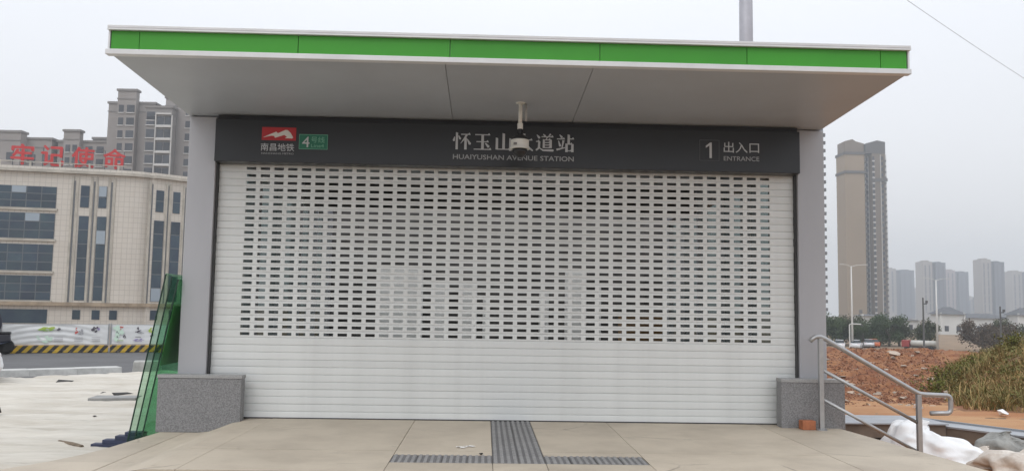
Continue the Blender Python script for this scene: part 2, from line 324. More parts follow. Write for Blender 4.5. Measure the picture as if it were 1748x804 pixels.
lw = MB(); i = 0
while i < 16000:
    y = 5.0+rng.random()**1.1*8; x = 7.95+.5*(y-6.2)+rng.random()*5.2
    if fbm(x*1.6, y*1.6, 40) < .02 or mz(x, y) < -.42: i += .2; continue
    i += 1; z = mz(x, y)+rng.random()**1.5*.30; sz_ = rng.uniform(.010, .028)
    a = Vector((rng.gauss(0, 1), rng.gauss(0, 1), rng.gauss(0, .7))).normalized()*sz_*1.4; q = a.cross(Vector((rng.gauss(0, 1), rng.gauss(0, 1), 1))).normalized()*sz_*.7; p = Vector((x+rng.gauss(0, .03), y+rng.gauss(0, .03), z))
    lw.add([p-a, p+q, p+a, p-q], [(0, 1, 2, 3)])
stuff(lw.build('leafy_weeds', gm('leafy weeds', (.14, .15, .045), (.21, .17, .07))))['label'] = 'low leafy weeds scattered over the mound'

# ------------------------------------------------------------------ paved platform in front of the shutter
def sz(x, y): return -.13*ss(-2.88, -3.34, x) if x < -2.88 else 0
def sz(x, y): return -.13*(1-ss(-3.34, -2.88, x))
XE = [(.3, -3.74), (-.25, -3.78), (-1.52, -3.90), (-2.1, -4.1), (-2.45, -4.3), (-3.2, -4.7)]
def xl_(y):
    for (a, p), (b_, q) in zip(XE, XE[1:]):
        if y >= b_: return p+(q-p)*(a-y)/(a-b_)
    return XE[-1][1]
def xr_(y): return 3.74-.09*(y+.3)
pv = bpy.data.objects.new('pavement', None); COL.objects.link(pv); struct(pv)
bd = MB()
bd.grid(lambda u, v: ((lambda y: ((xl_(y)+.02)+(xr_(y)-xl_(y)-.04)*u, y, sz((xl_(y)+.02)+(xr_(y)-xl_(y)-.04)*u, y)-.014))(-2.98+v*3.2)), 60, 12)
bd.build('paving_bed', MT['slab_base'], pv)
sk = MB()
sk.prism([(-3.72, -2.98, -.5), (3.70, -2.98, -.5), (3.70, -.1, -.5), (-3.72, -.1, -.5)], (0, 0, .34)); sk.build('platform_body', MT['conc'], pv)
XJ = [None, -3.5, -2.62, -1.02, -.165, .28, 1.15, 2.88, None]; YJ = [-3.0, -2.03, .12]
def slab(xa, xb, y0, y1):
    b = MB(); gp = .003; dz = rng.uniform(-.0012, .0012); nu = max(2, int(abs(2 if xa is None or xb is None else xb-xa)/.12)); nv = 6
    def P(u, v, dzz=0):
        y = y0+gp+(y1-y0-2*gp)*v; a = (xl_(y) if xa is None else xa)+gp; c = (xr_(y) if xb is None else xb)-gp; x = a+(c-a)*u
        return (x, y, sz(x, y)+dz+dzz)
    b.grid(P, nu, nv)
    lo_ = -.35 if (xa is None or xb is None or y0 < -2.9) else -.03
    for ed in ([(i/nu, 0) for i in range(nu+1)], [(1, j/nv) for j in range(nv+1)], [(1-i/nu, 1) for i in range(nu+1)], [(0, 1-j/nv) for j in range(nv+1)]):
        n = len(ed); b.add([P(u, v) for u, v in ed]+[P(u, v, lo_) for u, v in ed], [(i+1, i, n+i, n+i+1) for i in range(n-1)])
    b.build('paving_slab', MT['slab'], pv)
for j in range(2):
    for i in range(8):
        if XJ[i] == -.165: continue
        y0 = YJ[j]
        if j == 0:                                  # the cross strip cuts the front row
            xa, xb = XJ[i], XJ[i+1]
            if XJ[i] in (-1.02, .28):
                slab(xa, xb, -2.24, YJ[1]); slab(xa, xb, -3.0, -2.60)
            else: slab(xa, xb, y0, YJ[1])
        else: slab(XJ[i], XJ[i+1], y0, YJ[2])
slab(-.165, .28, -3.0, -2.60)
def tactile(w, d, nrib):
    b = MB(); b.box(-w/2+.002, w/2-.002, -d/2+.002, d/2-.002, -.03, -.001)
    p = w/nrib
    for k in range(nrib):
        c = -w/2+(k+.5)*p; r_ = p*.29
        b.prism([(c-r_, -d/2+.008, -.0005), (c+r_, -d/2+.008, -.0005), (c+r_*.7, -d/2+.012, .0055), (c-r_*.7, -d/2+.012, .0055)], (0, d-.016, 0), 1)
    return b.mesh('tactile_tile', [MT['tact'], MT['rib']])
t1 = tactile(.2135, .36, 4); t2 = tactile(.2225, .26, 4)
for i in range(4): inst('tactile_tile', t1, pv, (-1.02+.107+i*.2135, -2.42, rng.uniform(-.001, .001)))
for i in range(4): inst('tactile_tile', t1, pv, (.28+.107+i*.2165, -2.42, rng.uniform(-.001, .001)))
for i in range(2):
    inst('tactile_tile', t1, pv, (-.165+.111+i*.2225, -2.42, 0), 0, (1.04, 1, 1))
    for j in range(9): inst('tactile_tile', t2, pv, (-.165+.111+i*.2225, -2.24+.13+j*.26, rng.uniform(-.001, .001)))

# ------------------------------------------------------------------ metro entrance building
st = thing('metro_entrance', 'grey metro entrance building with green edged canopy roof', 'station entrance', (0, 0, 0))
for x0, x1 in ((-3.67, -3.358), (3.358, 3.672)):
    MB().box(x0, x1, -.1, .34, -.3, 3.405).build('column', MT['column'], st, bevel=.008)
def zsof(y): return 3.416+(3.51-3.416)*(-y-.1)/2.04
bnd = [-3.685, -.662, .712, 3.645]
for i in range(3):
    a, b_ = bnd[i]+.003, bnd[i+1]-.003
    MB().prism([(a, -2.13, zsof(-2.13)), (b_, -2.13, zsof(-2.13)), (b_, .34, zsof(.34)), (a, .34, zsof(.34))], (0, 0, .02)).build('soffit_panel', MT['soffit'], st)
MB().prism([(-3.66, -2.1, 3.535), (-3.66, .3, 3.44), (-3.66, 5.2, 3.44), (-3.66, 5.2, 3.74), (-3.66, -2.1, 3.74)], (7.28, 0, 0)).build('roof_deck', MT['roof'], st)
fx = [-3.685, -3.43, -2.0, -.618, .762, 2.13, 3.385, 3.634]
for i in range(7):
    MB().box(fx[i]+.003, fx[i+1]-.003, -2.14-rng.uniform(0, .002), -2.11, 3.548, 3.722).build('fascia_panel', MT['green'], st)
for x0, x1 in ((-3.688, -3.664), (3.622, 3.637)):
    MB().box(x0, x1, -2.105, 8, 3.548, 3.722).build('side_fascia_panel', MT['green'], st)
MB().box(-3.708, 3.66, -2.175, 5.22, 3.742, 3.768).build('roof_cap', MT['trim'], st, bevel=.004)
MB().box(-3.708, 3.66, -2.175, -2.09, 3.724, 3.741).build('cap_lip', MT['trim'], st)
MB().box(-3.715, 3.658, -2.18, -2.10, 3.497, 3.545).build('lower_trim', MT['trim'], st, bevel=.004)
MB().box(-3.705, -3.69, -2.15, -2.1, 3.546, 3.724).build('corner_trim', MT['trim'], st)
MB().box(3.64, 3.655, -2.15, -2.1, 3.546, 3.724).build('corner_trim', MT['trim'], st)
MB().box(-3.44, 3.44, 5.0, 5.15, 3.0, 3.436).build('added_screen_beam', MT['inner'], st)  # added beam, hides the bright roof opening from the shutter slots
for i in range(5): MB().box(-3.66+i*1.7, -3.58+i*1.7, 5.2, 7.99, 3.45, 3.6).build('added_skylight_bar', MT['trim'], st)  # added roof opening with bars, lets daylight onto the boards inside
MT['clear'] = glass_mat('tinted glazing', (.46, .50, .49), .02)
for sd_ in (-1, 1):
    MB().box(min(sd_*3.45, sd_*3.67), max(sd_*3.45, sd_*3.67), .345, 8, -.3, .55).build('side_wall', MT['column'], st)
    MB().box(min(sd_*3.45, sd_*3.67), max(sd_*3.45, sd_*3.67), .345, 8, 3.1, 3.43).build('side_beam', MT['column'], st)
    for k in range(6):
        y = .9+k*1.35; MB().box(min(sd_*3.47, sd_*3.65), max(sd_*3.47, sd_*3.65), y, y+.12, .551, 3.099).build('mullion', MT['column'], st)
        if k < 5: MB().box(sd_*3.56-.006, sd_*3.56+.006, y+.122, y+1.348, .552, 3.098).build('side_glass', MT['clear'], st)
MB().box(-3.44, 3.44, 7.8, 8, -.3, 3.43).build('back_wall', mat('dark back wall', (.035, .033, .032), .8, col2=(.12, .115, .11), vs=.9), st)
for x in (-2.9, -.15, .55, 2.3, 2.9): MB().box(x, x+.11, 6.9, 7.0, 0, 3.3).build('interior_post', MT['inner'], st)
for x in (-3.67, 3.45): MB().box(x, x+.22, 7.772, 8, .551, 3.099).build('corner_pier', MT['column'], st)
MB().box(-3.44, 3.44, .14, 7.8, -.3, -.002).build('floor', mat('interior floor tile', (.42, .41, .39), .6, var=.3, vs=1.5), st)

# granite plinths at the column feet
p1 = thing('granite_plinth', 'speckled grey granite plinth at the foot of the left column', 'plinth', (-3.37, -.18, -.13), 0, 'granite plinths')
MB().box(-.455, .455, -.07, .072, 0, .585).build('plinth_body', MT['granite'], p1, bevel=.004)
MB().box(-.462, .462, -.078, .074, .586, .622).build('plinth_cap', MT['granite_cap'], p1, bevel=.004)
p2 = thing('granite_plinth', 'speckled grey granite plinth under the right column behind the handrail', 'plinth', (3.44, -.18, 0), 0, 'granite plinths')
MB().box(-.36, .36, -.09, .072, -.3, .50).build('plinth_body', MT['granite'], p2, bevel=.004)
MB().box(-.365, .365, -.097, .074, .501, .54).build('plinth_cap', MT['granite_cap'], p2, bevel=.004)

# ------------------------------------------------------------------ roller shutter with real slots
SP = .0822
sh = thing('roller_shutter', 'closed white slatted roller shutter with rows of slots', 'roller shutter', (0, 0, 0))
def slat(holes):
    b = MB(); X = 3.338; lip = [(0, .006), (.0028, .006), (.004, -.0010), (.012, -.0018), (.0245, -.0022)]; lip2 = [(.0575, -.0022), (.070, -.0018), (.0775, -.0010), (.0788, .006), (SP, .006)]
    for L in (lip, lip2):
        b.add([(x, y, z) for z, y in L for x in (-X, X)], [(2*i, 2*i+1, 2*i+3, 2*i+2) for i in range(len(L)-1)])
    z0, z1, y, yb = .0245, .0575, -.0022, .011
    if not holes: b.add([(-X, y, z0), (X, y, z0), (X, y, z1), (-X, y, z1)], [(0, 1, 2, 3)])
    else:
        x = -3.027; e = -X
        for k in range(39):
            a, c = x+k*.1573, x+k*.1573+.1085
            b.add([(e, y, z0), (a, y, z0), (a, y, z1), (e, y, z1)], [(0, 1, 2, 3)]); e = c
            b.add([(a, y, z0), (c, y, z0), (c, y, z1), (a, y, z1), (a, yb, z0), (c, yb, z0), (c, yb, z1), (a, yb, z1)], [(0, 4, 5, 1), (1, 5, 6, 2), (2, 6, 7, 3), (3, 7, 4, 0)])
        b.add([(e, y, z0), (X, y, z0), (X, y, z1), (e, y, z1)], [(0, 1, 2, 3)])
    return b.mesh('slat', MT['shutter'])
mh, ms_ = slat(True), slat(False)
for i in range(36):
    o = inst('slat', mh if i >= 11 else ms_, sh, (rng.uniform(-.0025, .0025) if i >= 11 else 0, rng.uniform(-.0012, .0012), i*SP-.003))
    o.rotation_euler = (rng.uniform(-.006, .006), 0, 0)
MB().box(-3.34, 3.34, -.012, .016, -.002, .012).build('bottom_bar', MT['rail'], sh)
for s in (-1, 1): MB().box(s*3.349-.008, s*3.349+.008, -.06, .05, 0, 2.96).build('guide_rail', MT['rail'], sh)

# pale boards stored behind the shutter
MT['board'] = mat('white board', (.86, .86, .84), .6, var=.12, vs=2)
for k, (x0, x1, y, h, lab) in enumerate(((-2.42, -1.52, 7.45, 2.01, 'widest white board behind the shutter slots left of centre'), (-1.33, -1.06, 7.5, 1.74, 'narrow white board behind the shutter beside the widest one'), (1.37, 1.81, 7.45, 2.02, 'white board behind the shutter slots right of centre'), (-.79, -.42, 7.5, 1.74, 'short white board behind the shutter near the middle'), (-.30, -.20, 7.55, 1.5, 'slim white strip behind the shutter right of the short board'), (.85, 1.05, 7.55, 1.62, 'white strip behind the shutter beside the right board'), (2.0, 2.12, 7.5, 1.8, 'thin white strip behind the shutter far right of centre'))):
    o = MB().box(x0, x1, y, y+.05, 0, h).build('storage_board', MT['board'], bevel=.006); tag(o, lab, 'board', 'boards behind the shutter')

ck = thing('timber_crate', 'brown timber crate behind the right part of the shutter', 'crate', (2.75, 6.4, 0))
for k in range(6): MB().box(-.4, .4, -.3, -.27, .03+k*.2, .2+k*.2).build('slat', mat('crate slat %d' % k, (.30, .17, .07), .8, var=.3, vs=5), ck)
for x in (-.4, .36): MB().box(x, x+.04, -.265, .3, 0, 1.22).build('upright', mat('crate upright', (.26, .15, .065), .8), ck)
MB().box(-.4, .4, .301, .33, 0, 1.22).build('back_panel', mat('crate back', (.24, .14, .06), .8), ck)

# ------------------------------------------------------------------ sign board
sg = thing('station_sign', 'long charcoal station name sign above the shutter', 'sign', (0, -.12, 2.873))
SY = -.122
def S(b): b.M = Matrix.Translation((0, .12, -2.873)); return b
S(MB()).box(-3.338, 3.345, -.22, -.018, 2.873, 3.362).build('sign_box', MT['sign'], sg, bevel=.006)
S(MB()).box(-3.325, 3.335, -.165, -.018, 3.363, 3.412).build('top_rail', MT['sign'], sg)
F = -.2205
G1 = {  # brush style strokes on a 100 grid: h(x0,x1,y) v(x,y0,y1,w) p([(x,y,w)...])
 '怀': [('v', 22, 2, 98, 13), ('p', [(10, 74, 4), (5, 52, 13)]), ('p', [(32, 80, 5), (41, 62, 12)]), ('h', 46, 98, 88), ('p', [(78, 86, 11), (62, 60, 8), (44, 36, 2)]), ('v', 71, 2, 70, 14), ('p', [(80, 62, 4), (96, 34, 15)])],
 '玉': [('h', 8, 92, 88), ('v', 50, 5, 88, 15), ('h', 16, 84, 48), ('h', 1, 99, 5), ('p', [(66, 40, 5), (84, 20, 15)])],
 '山': [('v', 52, 6, 98, 15), ('v', 14, 6, 72, 14), ('h', 14, 90, 8), ('v', 90, 0, 70, 14)],
 '大': [('h', 3, 97, 64), ('p', [(52, 99, 13), (47, 60, 12), (30, 24, 8), (6, 2, 2)]), ('p', [(52, 62, 4), (70, 26, 13), (99, 4, 8)])],
 '道': [('p', [(6, 95, 4), (20, 78, 14)]), ('h', 1, 22, 57), ('p', [(20, 58, 12), (18, 22, 12)]), ('p', [(20, 22, 10), (3, 8, 9)]), ('p', [(18, 22, 4), (42, 7, 9), (98, 7, 12)]), ('p', [(42, 99, 4), (53, 88, 11)]), ('p', [(84, 100, 11), (72, 88, 4)]), ('h', 32, 99, 84), ('p', [(66, 84, 8), (58, 69, 4)]), ('v', 45, 20, 69, 12), ('v', 84, 20, 69, 13), ('h', 45, 84, 66), ('h', 45, 84, 51), ('h', 45, 84, 37), ('h', 45, 84, 22)],
 '站': [('p', [(18, 98, 4), (31, 83, 13)]), ('h', 3, 47, 74), ('p', [(12, 63, 4), (21, 34, 13)]), ('p', [(40, 66, 12), (31, 20, 5)]), ('p', [(1, 12, 11), (48, 25, 5)]), ('v', 69, 46, 99, 14), ('h', 69, 99, 75), ('v', 57, 0, 47, 14), ('v', 90, 0, 47, 14), ('h', 57, 90, 45), ('h', 57, 90, 7)]}
def glyph(ch, x, z, size):
    b = S(MB()); k = size/100; n = 0
    def poly(pts):
        nonlocal n
        n += 1; b.prism([(x+px*k, F-.004-.0003*n, z+pz*k) for px, pz in pts], (0, .003, 0))
    for s in G1[ch]:
        if s[0] == 'h':
            _, a, c, y = s; poly([(a, y-2.6), (c, y-2.6), (c, y+2.6), (a, y+2.6)]); poly([(c-14, y+1), (c+1, y-2), (c-5, y+10)])
        elif s[0] == 'v':
            _, a, y0, y1, w = s; poly([(a-w/2, y0), (a+w/2, y0), (a+w/2, y1-2), (a-w/2+1, y1+2)])
        else:
            P = s[1]
            for (xa, ya, wa), (xb, yb, wb) in zip(P, P[1:]):
                d = Vector((xb-xa, yb-ya)).normalized(); nn = Vector((-d.y, d.x))
                poly([(xa+nn.x*wa/2, ya+nn.y*wa/2), (xa-nn.x*wa/2, ya-nn.y*wa/2), (xb-nn.x*wb/2, yb-nn.y*wb/2), (xb+d.x*wb*.35, yb+d.y*wb*.35), (xb+nn.x*wb/2, yb+nn.y*wb/2)])
    return b.build('character', MT['letter'], sg)
for i, ch in enumerate('怀玉山大道站'): glyph(ch, -.655+i*.2365, 3.062+i*.0, .203)
def T(s, x0, x1, z0, z1, m_, nm='lettering', off=0, y=F-.003):
    o = text(nm, s, .1, m_, sg, (0, y+.12, 0), ex=.002, off=off); fit_text(o, x0, x1, z0-2.873, z1-2.873); return o
T('HUAIYUSHAN AVENUE STATION', -.65, .728, 2.955, 3.010, MT['letter2'], off=.0008)
S(MB()).box(-2.813, -2.43, F-.006, F, 3.124, 3.272).build('logo_plate', MT['red'], sg)
lg = [(225,355),(340,300),(480,238),(512,268),(655,200),(700,203),(760,260),(808,345),(790,366),(650,362),(690,335),(635,298),(462,358),(440,322),(390,318)]
S(MB()).prism([(-2.813+(a-205)/655*.383, F-.009, 3.272-(b_-150)/255*.148) for a, b_ in lg], (0, .002, 0)).build('logo_mark', mat('logo white', (.66, .64, .60), .4), sg)
T('南昌地铁', -2.82, -2.446, 3.002, 3.088, MT['letter'])
T('NANCHANG METRO', -2.812, -2.45, 2.963, 2.983, MT['letter2'])
S(MB()).box(-2.393, -2.071, F-.004, F, 3.030, 3.198).build('line_plate', MT['lgreen'], sg)
fr_ = S(MB())
for q in ((-2.393, -2.071, 3.194, 3.199), (-2.393, -2.071, 3.029, 3.034)): fr_.box(q[0], q[1], F-.006, F-.0045, q[2], q[3])
for q in (-2.393, -2.075): fr_.box(q, q+.004, F-.006, F-.0045, 3.0345, 3.1935)
fr_.build('line_frame', MT['lgreen2'], sg)
T('4', -2.357, -2.275, 3.052, 3.172, MT['letter'], 'line_number', y=F-.007)
T('号线', -2.258, -2.105, 3.105, 3.175, MT['lgreen2'], y=F-.007)
T('Line4', -2.255, -2.112, 3.052, 3.088, MT['lgreen2'], y=F-.007)
ef = S(MB())
for q in ((2.178, 2.405, 3.236, 3.239), (2.178, 2.405, 2.999, 3.002)): ef.box(q[0], q[1], F-.003, F, q[2], q[3])
for q in (2.178, 2.402): ef.box(q, q+.003, F-.003, F, 3.0022, 3.2358)
ef.build('exit_frame', mat('frame grey', (.13, .135, .14), .5), sg)
S(MB()).prism([(2.292, F-.004, 3.03), (2.318, F-.004, 3.03), (2.318, F-.004, 3.21), (2.300, F-.004, 3.21), (2.250, F-.004, 3.172), (2.250, F-.004, 3.147), (2.292, F-.004, 3.176)], (0, .003, 0)).build('exit_number', MT['letter'], sg)
T('出入口', 2.457, 2.867, 3.098, 3.222, MT['letter'])
T('ENTRANCE', 2.457, 2.869, 3.004, 3.055, MT['letter2'])

# ------------------------------------------------------------------ surveillance camera under the canopy
cc = thing('surveillance_camera', 'white dome surveillance camera hanging from the canopy soffit', 'security camera', (.084, -.9, 2.86))
MB().lathe([(.05, .585), (.05, .605)]).build('ceiling_plate', MT['camwhite'], cc)
MB().tube([(0, 0, .36), (0, 0, .60)], .021, 14).build('drop_pole', MT['camwhite'], cc, True)
MB().lathe([(.03, .31), (.03, .37), (.022, .375)]).build('pole_collar', MT['camwhite'], cc)
MB().tube([(.06, .02, .40), (.06, .02, .585)], .014, 10).build('cable_conduit', mat('grey conduit', (.42, .42, .42), .5), cc, True)
MB().lathe([(.026, .255), (.024, .31)]).build('neck', MT['black'], cc)
MB().lathe([(.094, .192), (.085, .215), (.06, .24), (.026, .256)]).build('dark_cap', MT['black'], cc, True)
MB().lathe([(.106, .095), (.104, .108), (.096, .125), (.095, .19), (.09, .195)], n=32).build('housing', MT['camwhite'], cc)
MB().box(-.07, -.035, -.0975, -.08, .125, .15).build('maker_plate', mat('grey plate', (.18, .18, .18), .5), cc)
MB().lathe([(.005, 0), (.04, .012), (.066, .035), (.078, .065), (.08, .095)], n=24).build('lens_dome', MT['black'], cc, True)

# ------------------------------------------------------------------ stair handrail, brick, litter
hr = thing('handrail', 'stainless steel stair handrail right of the shutter', 'handrail', (3.47, -.42, 0))
A0, B0 = Vector((0, 0, 1.0)), Vector((1.09, 0, .40))
def arc(c, r_, a0, a1, n=6): return [(c[0]+r_*math.cos(R(a0+(a1-a0)*i/n)), 0, c[1]+r_*math.sin(R(a0+(a1-a0)*i/n))) for i in range(n+1)]
pts = [(-.115, 0, .965), (-.09, 0, .995), (-.05, 0, 1.018), (0, 0, 1.018), (.05, 0, .998), (1.05, 0, .432), (1.10, 0, .410), (1.16, 0, .402), (1.40, 0, .395)]+arc((1.40, .345), .05, 80, 0)[1:]+[(1.45, 0, .27)]+arc((1.40, .25), .05, 0, -80)[1:]+[(1.22, 0, .198)]
MB().tube(pts, .026, 14).build('top_rail', MT['steel'], hr, True)
for dz in (-.335, -.655): MB().tube([(.0, 0, 1.0+dz+.0), (1.09, 0, .40+dz+.02)], .019, 12).build('lower_rail', MT['steel'], hr, True)
for x, z0, z1 in ((0, -.02, 1.0), (1.09, -.5, .40)): MB().box(x-.025, x+.025, -.025, .025, z0, z1).build('post', MT['steel'], hr, bevel=.004)
MB().lathe([(.06, .0), (.06, .012), (.04, .02)]).build('base_flange', MT['steel'], hr)
o = MB().box(-.075, .075, -.055, .055, 0, .1).build('brick', MT['brick'], bevel=.006); o.location = (3.33, -.37, 0); o.rotation_euler = (0, 0, R(4)); tag(o, 'single orange clay brick at the foot of the handrail', 'brick')
MT['paper'] = mat('paper scrap', (.75, .73, .70), .8, var=.2, vs=30)
for k, (x, y, s) in enumerate(((-.46, -1.83, .03), (-.40, -1.80, .026), (-.35, -1.78, .03), (-.43, -1.87, .022))):
    b = MB(); b.grid(lambda u, v: ((u-.5)*s*2.2, (v-.5)*s*1.5, .004+.014*abs(fbm(u*3+k*5, v*3))), 5, 4)
    o = b.build('paper_scrap', MT['paper']); o.location = (x, y, .001); o.rotation_euler = (0, 0, k*1.1); tag(o, ['leftmost', 'middle', 'rightmost', 'nearest'][k]+' tiny white paper scrap on the paving left of the tactile strip', 'litter', 'paper scraps on the paving')
o = inst('pebble', sm[2].copy(), None, (-.262, -2.2, .008), .5, (.028, .02, .012)); o.data.materials[0] = MT['black']; tag(o, 'small black lump beside the tactile strip', 'pebble')

# ------------------------------------------------------------------ leaning glass and navy slabs on the left
gt = [glass_mat('green glass %d' % i, c_) for i, c_ in enumerate(((.80, .93, .84), (.76, .92, .82), (.72, .90, .79)))]
MT['gedge'] = mat('glass edge', (.004, .03, .018), .2)
tilt = math.atan2(.36, 2.03)
for k, (yy0, yy1, hh, lab) in enumerate(((-.30, .95, 2.07, 'front green glass pane leaning on the left column'), (-.24, 1.05, 2.05, 'middle green glass pane leaning on the left column'), (-.18, 1.15, 2.02, 'rear green glass pane leaning nearest the left column'))):
    t = thing('glass_pane', lab, 'glass pane', (-4.135+.05*k, 0, -.45), 0, 'leaning glass panes'); t.rotation_euler = (0, tilt, 0)
    MB().box(-.005, .005, yy0, yy1, 0, hh).build('pane', gt[k], t)
    MB().box(-.0065, .0065, yy0-.012, yy0-.001, 0, hh).build('edge', MT['gedge'], t)
    MB().box(-.0065, .0065, yy0, yy1, hh+.001, hh+.008).build('edge', mat('top edge %d' % k, (.10, .32, .17), .2), t)
    if k == 2: MB().box(.007, .009, yy0+.02, yy1-.1, 1.05, 1.72).build('protective_film', mat('green film', (.045, .21, .05), .4, var=.3, vs=9, stretch=(1, 3, .1)), t)
MT['navy'] = mat('navy stone', (.028, .038, .085), .55, var=.3, vs=6, rnd=.15)
for k, (xl, z0, z1, lab) in enumerate(((-4.75, -.44, -.352, 'lowest and widest navy slab'), (-4.625, -.350, -.305, 'second navy slab from the bottom'), (-4.48, -.303, -.258, 'third navy slab from the bottom'), (-4.375, -.256, -.215, 'topmost navy slab'))):
    o = MB().box(0, -4.16-xl, .28, .40, 0, z1-z0).build('navy_slab', MT['navy'], bevel=.004); o.location = (xl, rng.uniform(-.01, .01), z0); tag(o, lab+' of the stepped stack by the glass panes', 'stone slab', 'navy slab stack')
MT['dark'] = mat('dark debris', (.05, .048, .045), .8, var=.4, vs=8)
MT['wood'] = mat('weathered timber', (.22, .17, .12), .85, var=.4, vs=12)
o = MB().prism([(-.38, -.16, 0), (.36, -.2, 0), (.42, .12, 0), (-.3, .2, 0)], (0, 0, .05)).build('metal_board', mat('grey board', (.33, .33, .32), .6, var=.3, vs=3)); o.location = (-6.6, 5.15, -.40); o.rotation_euler = (R(2), 0, R(14)); tag(o, 'flat grey board lying on the white sheeting', 'board')
o = inst('debris_lump', sm[1].copy(), None, (-6.72, 5.75, -.36), .3, (.2, .1, .05)); o.data.materials[0] = MT['dark']; tag(o, 'flat dark lump behind the grey board on the sheeting', 'debris')
o = MB().tube([(-.26, 0, .025), (.05, .01, .03), (.28, 0, .025)], .022, 7).build('timber_stick', MT['wood']); o.location = (-5.05, .42, -.405); o.rotation_euler = (0, 0, R(-38)); tag(o, 'short wooden stick on the white sheeting by the paving', 'stick')
o = inst('debris_lump', sm[3].copy(), None, (-7.33, 3.0, -.34), 1.3, (.16, .12, .09)); o.data.materials[0] = MT['dark']; tag(o, 'black lump on the sheeting at the left picture edge', 'debris')
for k, (x, y, s, lab) in enumerate(((-8.9, 8.1, .16, 'dark rag on the far hem of the white sheeting at left'), (-8.0, 9.9, .14, 'crumpled pale offcut on the far hem of the white sheeting'), (-5.9, 2.9, .05, 'small dark chip on the sheeting near the glass panes'), (-7.2, 6.1, .07, 'small dark offcut in the middle of the white sheeting'))):
    o = inst('debris_scrap', sm[k].copy(), None, (x, y, -.385), k, (s*1.6, s, s*.3)); o.data.materials[0] = MT['sheetw'] if k == 1 else MT['dark']; tag(o, lab, 'debris')

# ------------------------------------------------------------------ panels, beam and sacks on the right
MT['galv'] = mat('galvanised sheet', (.42, .44, .47), .45, .3, var=.2, vs=2, stretch=(1, 3, 1))
MT['rusty'] = mat('brown web', (.20, .155, .12), .8, var=.3, vs=4)
t = thing('steel_decking', 'wide grey steel panel lying on the dirt behind the handrail', 'steel panel', (5.1, 2.2, -.45))
MB().box(-.9, 1.0, -.45, .42, .235, .255).build('top_sheet', MT['galv'], t, bevel=.003)
MB().box(-.88, .98, -.40, -.37, .05, .234).build('web', MT['rusty'], t)
MB().box(-.88, .98, .33, .36, .0, .234).build('web', MT['rusty'], t)
MB().box(-.88, .98, -.37, .33, .05, .07).build('bottom_sheet', MT['rusty'], t)
t = thing('steel_beam', 'long grey steel beam running to the right past the white sacks', 'steel beam', (6.62, 1.35, -.45), R(-58))
MB().box(-1.35, 1.9, -.20, .2, .19, .215).build('flange', MT['galv'], t, bevel=.003)
MB().box(-1.35, 1.9, -.185, -.165, .02, .189).build('web', MT['rusty'], t)
MB().box(-1.35, 1.9, .165, .185, .02, .189).build('web', MT['rusty'], t)
MB().box(-1.35, 1.9, .201, .225, .17, .24).build('lip', MT['galv'], t)
MT['sack'] = mat('white plastic sack', (.86, .87, .88), .3, var=.05, vs=5, bump=.2, bs=22)
MT['sack2'] = mat('dirty woven sack', (.74, .69, .63), .7, col2=(.42, .35, .29), vs=4, bump=.4, bs=20)
MT['tarp'] = mat('grey torn tarpaulin', (.36, .36, .34), .7, col2=(.16, .16, .15), vs=4, bump=.4, bs=16)
def sack(lab, loc, rx, ry, h, rz, seed, m_, rough_=.16):
    b = MB()
    def f(u, v):
        a = u*2*math.pi; t_ = (v*.52-.02)*math.pi
        c, s = math.cos(t_), math.sin(t_)
        ca, sa = math.cos(a)*c, math.sin(a)*c
        ua, va = math.cos(a), math.sin(a)
        n_ = 1.06+rough_*fbm(ca*1.4+seed, sa*1.4, s*1.4)-.17*abs(noise.noise(Vector((ua*3.0+seed, va*3.0, s*1.1))))-.10*abs(noise.noise(Vector((ua*6.5+seed, va*6.5+3, s*1.8+ca))))-.05*abs(noise.noise(Vector((ca*9+seed, sa*4, s*9))))
        k = 1+.10*math.sin(2*a+seed)
        return (rx*c*math.cos(a)*n_*k, ry*c*math.sin(a)*n_, h*s*n_*(1-.25*math.cos(a)))
    nu_, nv_ = 40, 13; jr = random.Random(seed); pts_ = {}
    def fj(u, v):
        k = (round(u*nu_) % nu_, round(v*nv_))
        if k not in pts_:
            p_ = Vector(f(u, v)); j_ = .055*(rx+ry)/2
            pts_[k] = tuple(p_+Vector((jr.uniform(-j_, j_), jr.uniform(-j_, j_), jr.uniform(-j_, j_)*.8)))
        return pts_[k]
    b.grid(fj, nu_, nv_); o = b.build('sack', m_, smooth=True)
    sb = o.modifiers.new('soften', 'SUBSURF'); sb.levels = sb.render_levels = 2
    em = o.data.attributes.new('crease_edge', 'FLOAT', 'EDGE')
    for e_ in em.data: e_.value = .85 if jr.random() < .35 else .0; o.location = loc; o.rotation_euler = (0, 0, R(rz)); return tag(o, lab, 'sack', 'sacks beside the paving')
sack('big bulging white plastic sack behind the handrail post', (5.12, .45, -.46), .60, .42, .40, -14, 2, MT['sack'])
sack('dirty cream sack in the bottom right corner', (5.95, -.25, -.46), .55, .42, .20, -20, 7, MT['sack2'], .45)
sack('crumpled grey tarpaulin bundle against the end of the steel beam', (6.3, .72, -.46), .46, .24, .24, -30, 19, MT['tarp'], .3)
sack('low pale torn sack between white sack and grey tarpaulin', (5.75, .28, -.46), .28, .2, .16, 10, 15, MT['sack2'], .45)
for k, (x, y, s, lab) in enumerate(((7.7, 5.6, .12, 'white plastic scrap at the foot of the weedy mound'), (8.8, 4.9, .10, 'pale plank end at the foot of the weedy mound'))):
    o = inst('plastic_scrap', sm[k+3].copy(), None, (x, y, -.40), k, (s*1.5, s, s*.6)); o.data.materials[0] = MT['sack']; tag(o, lab, 'debris')

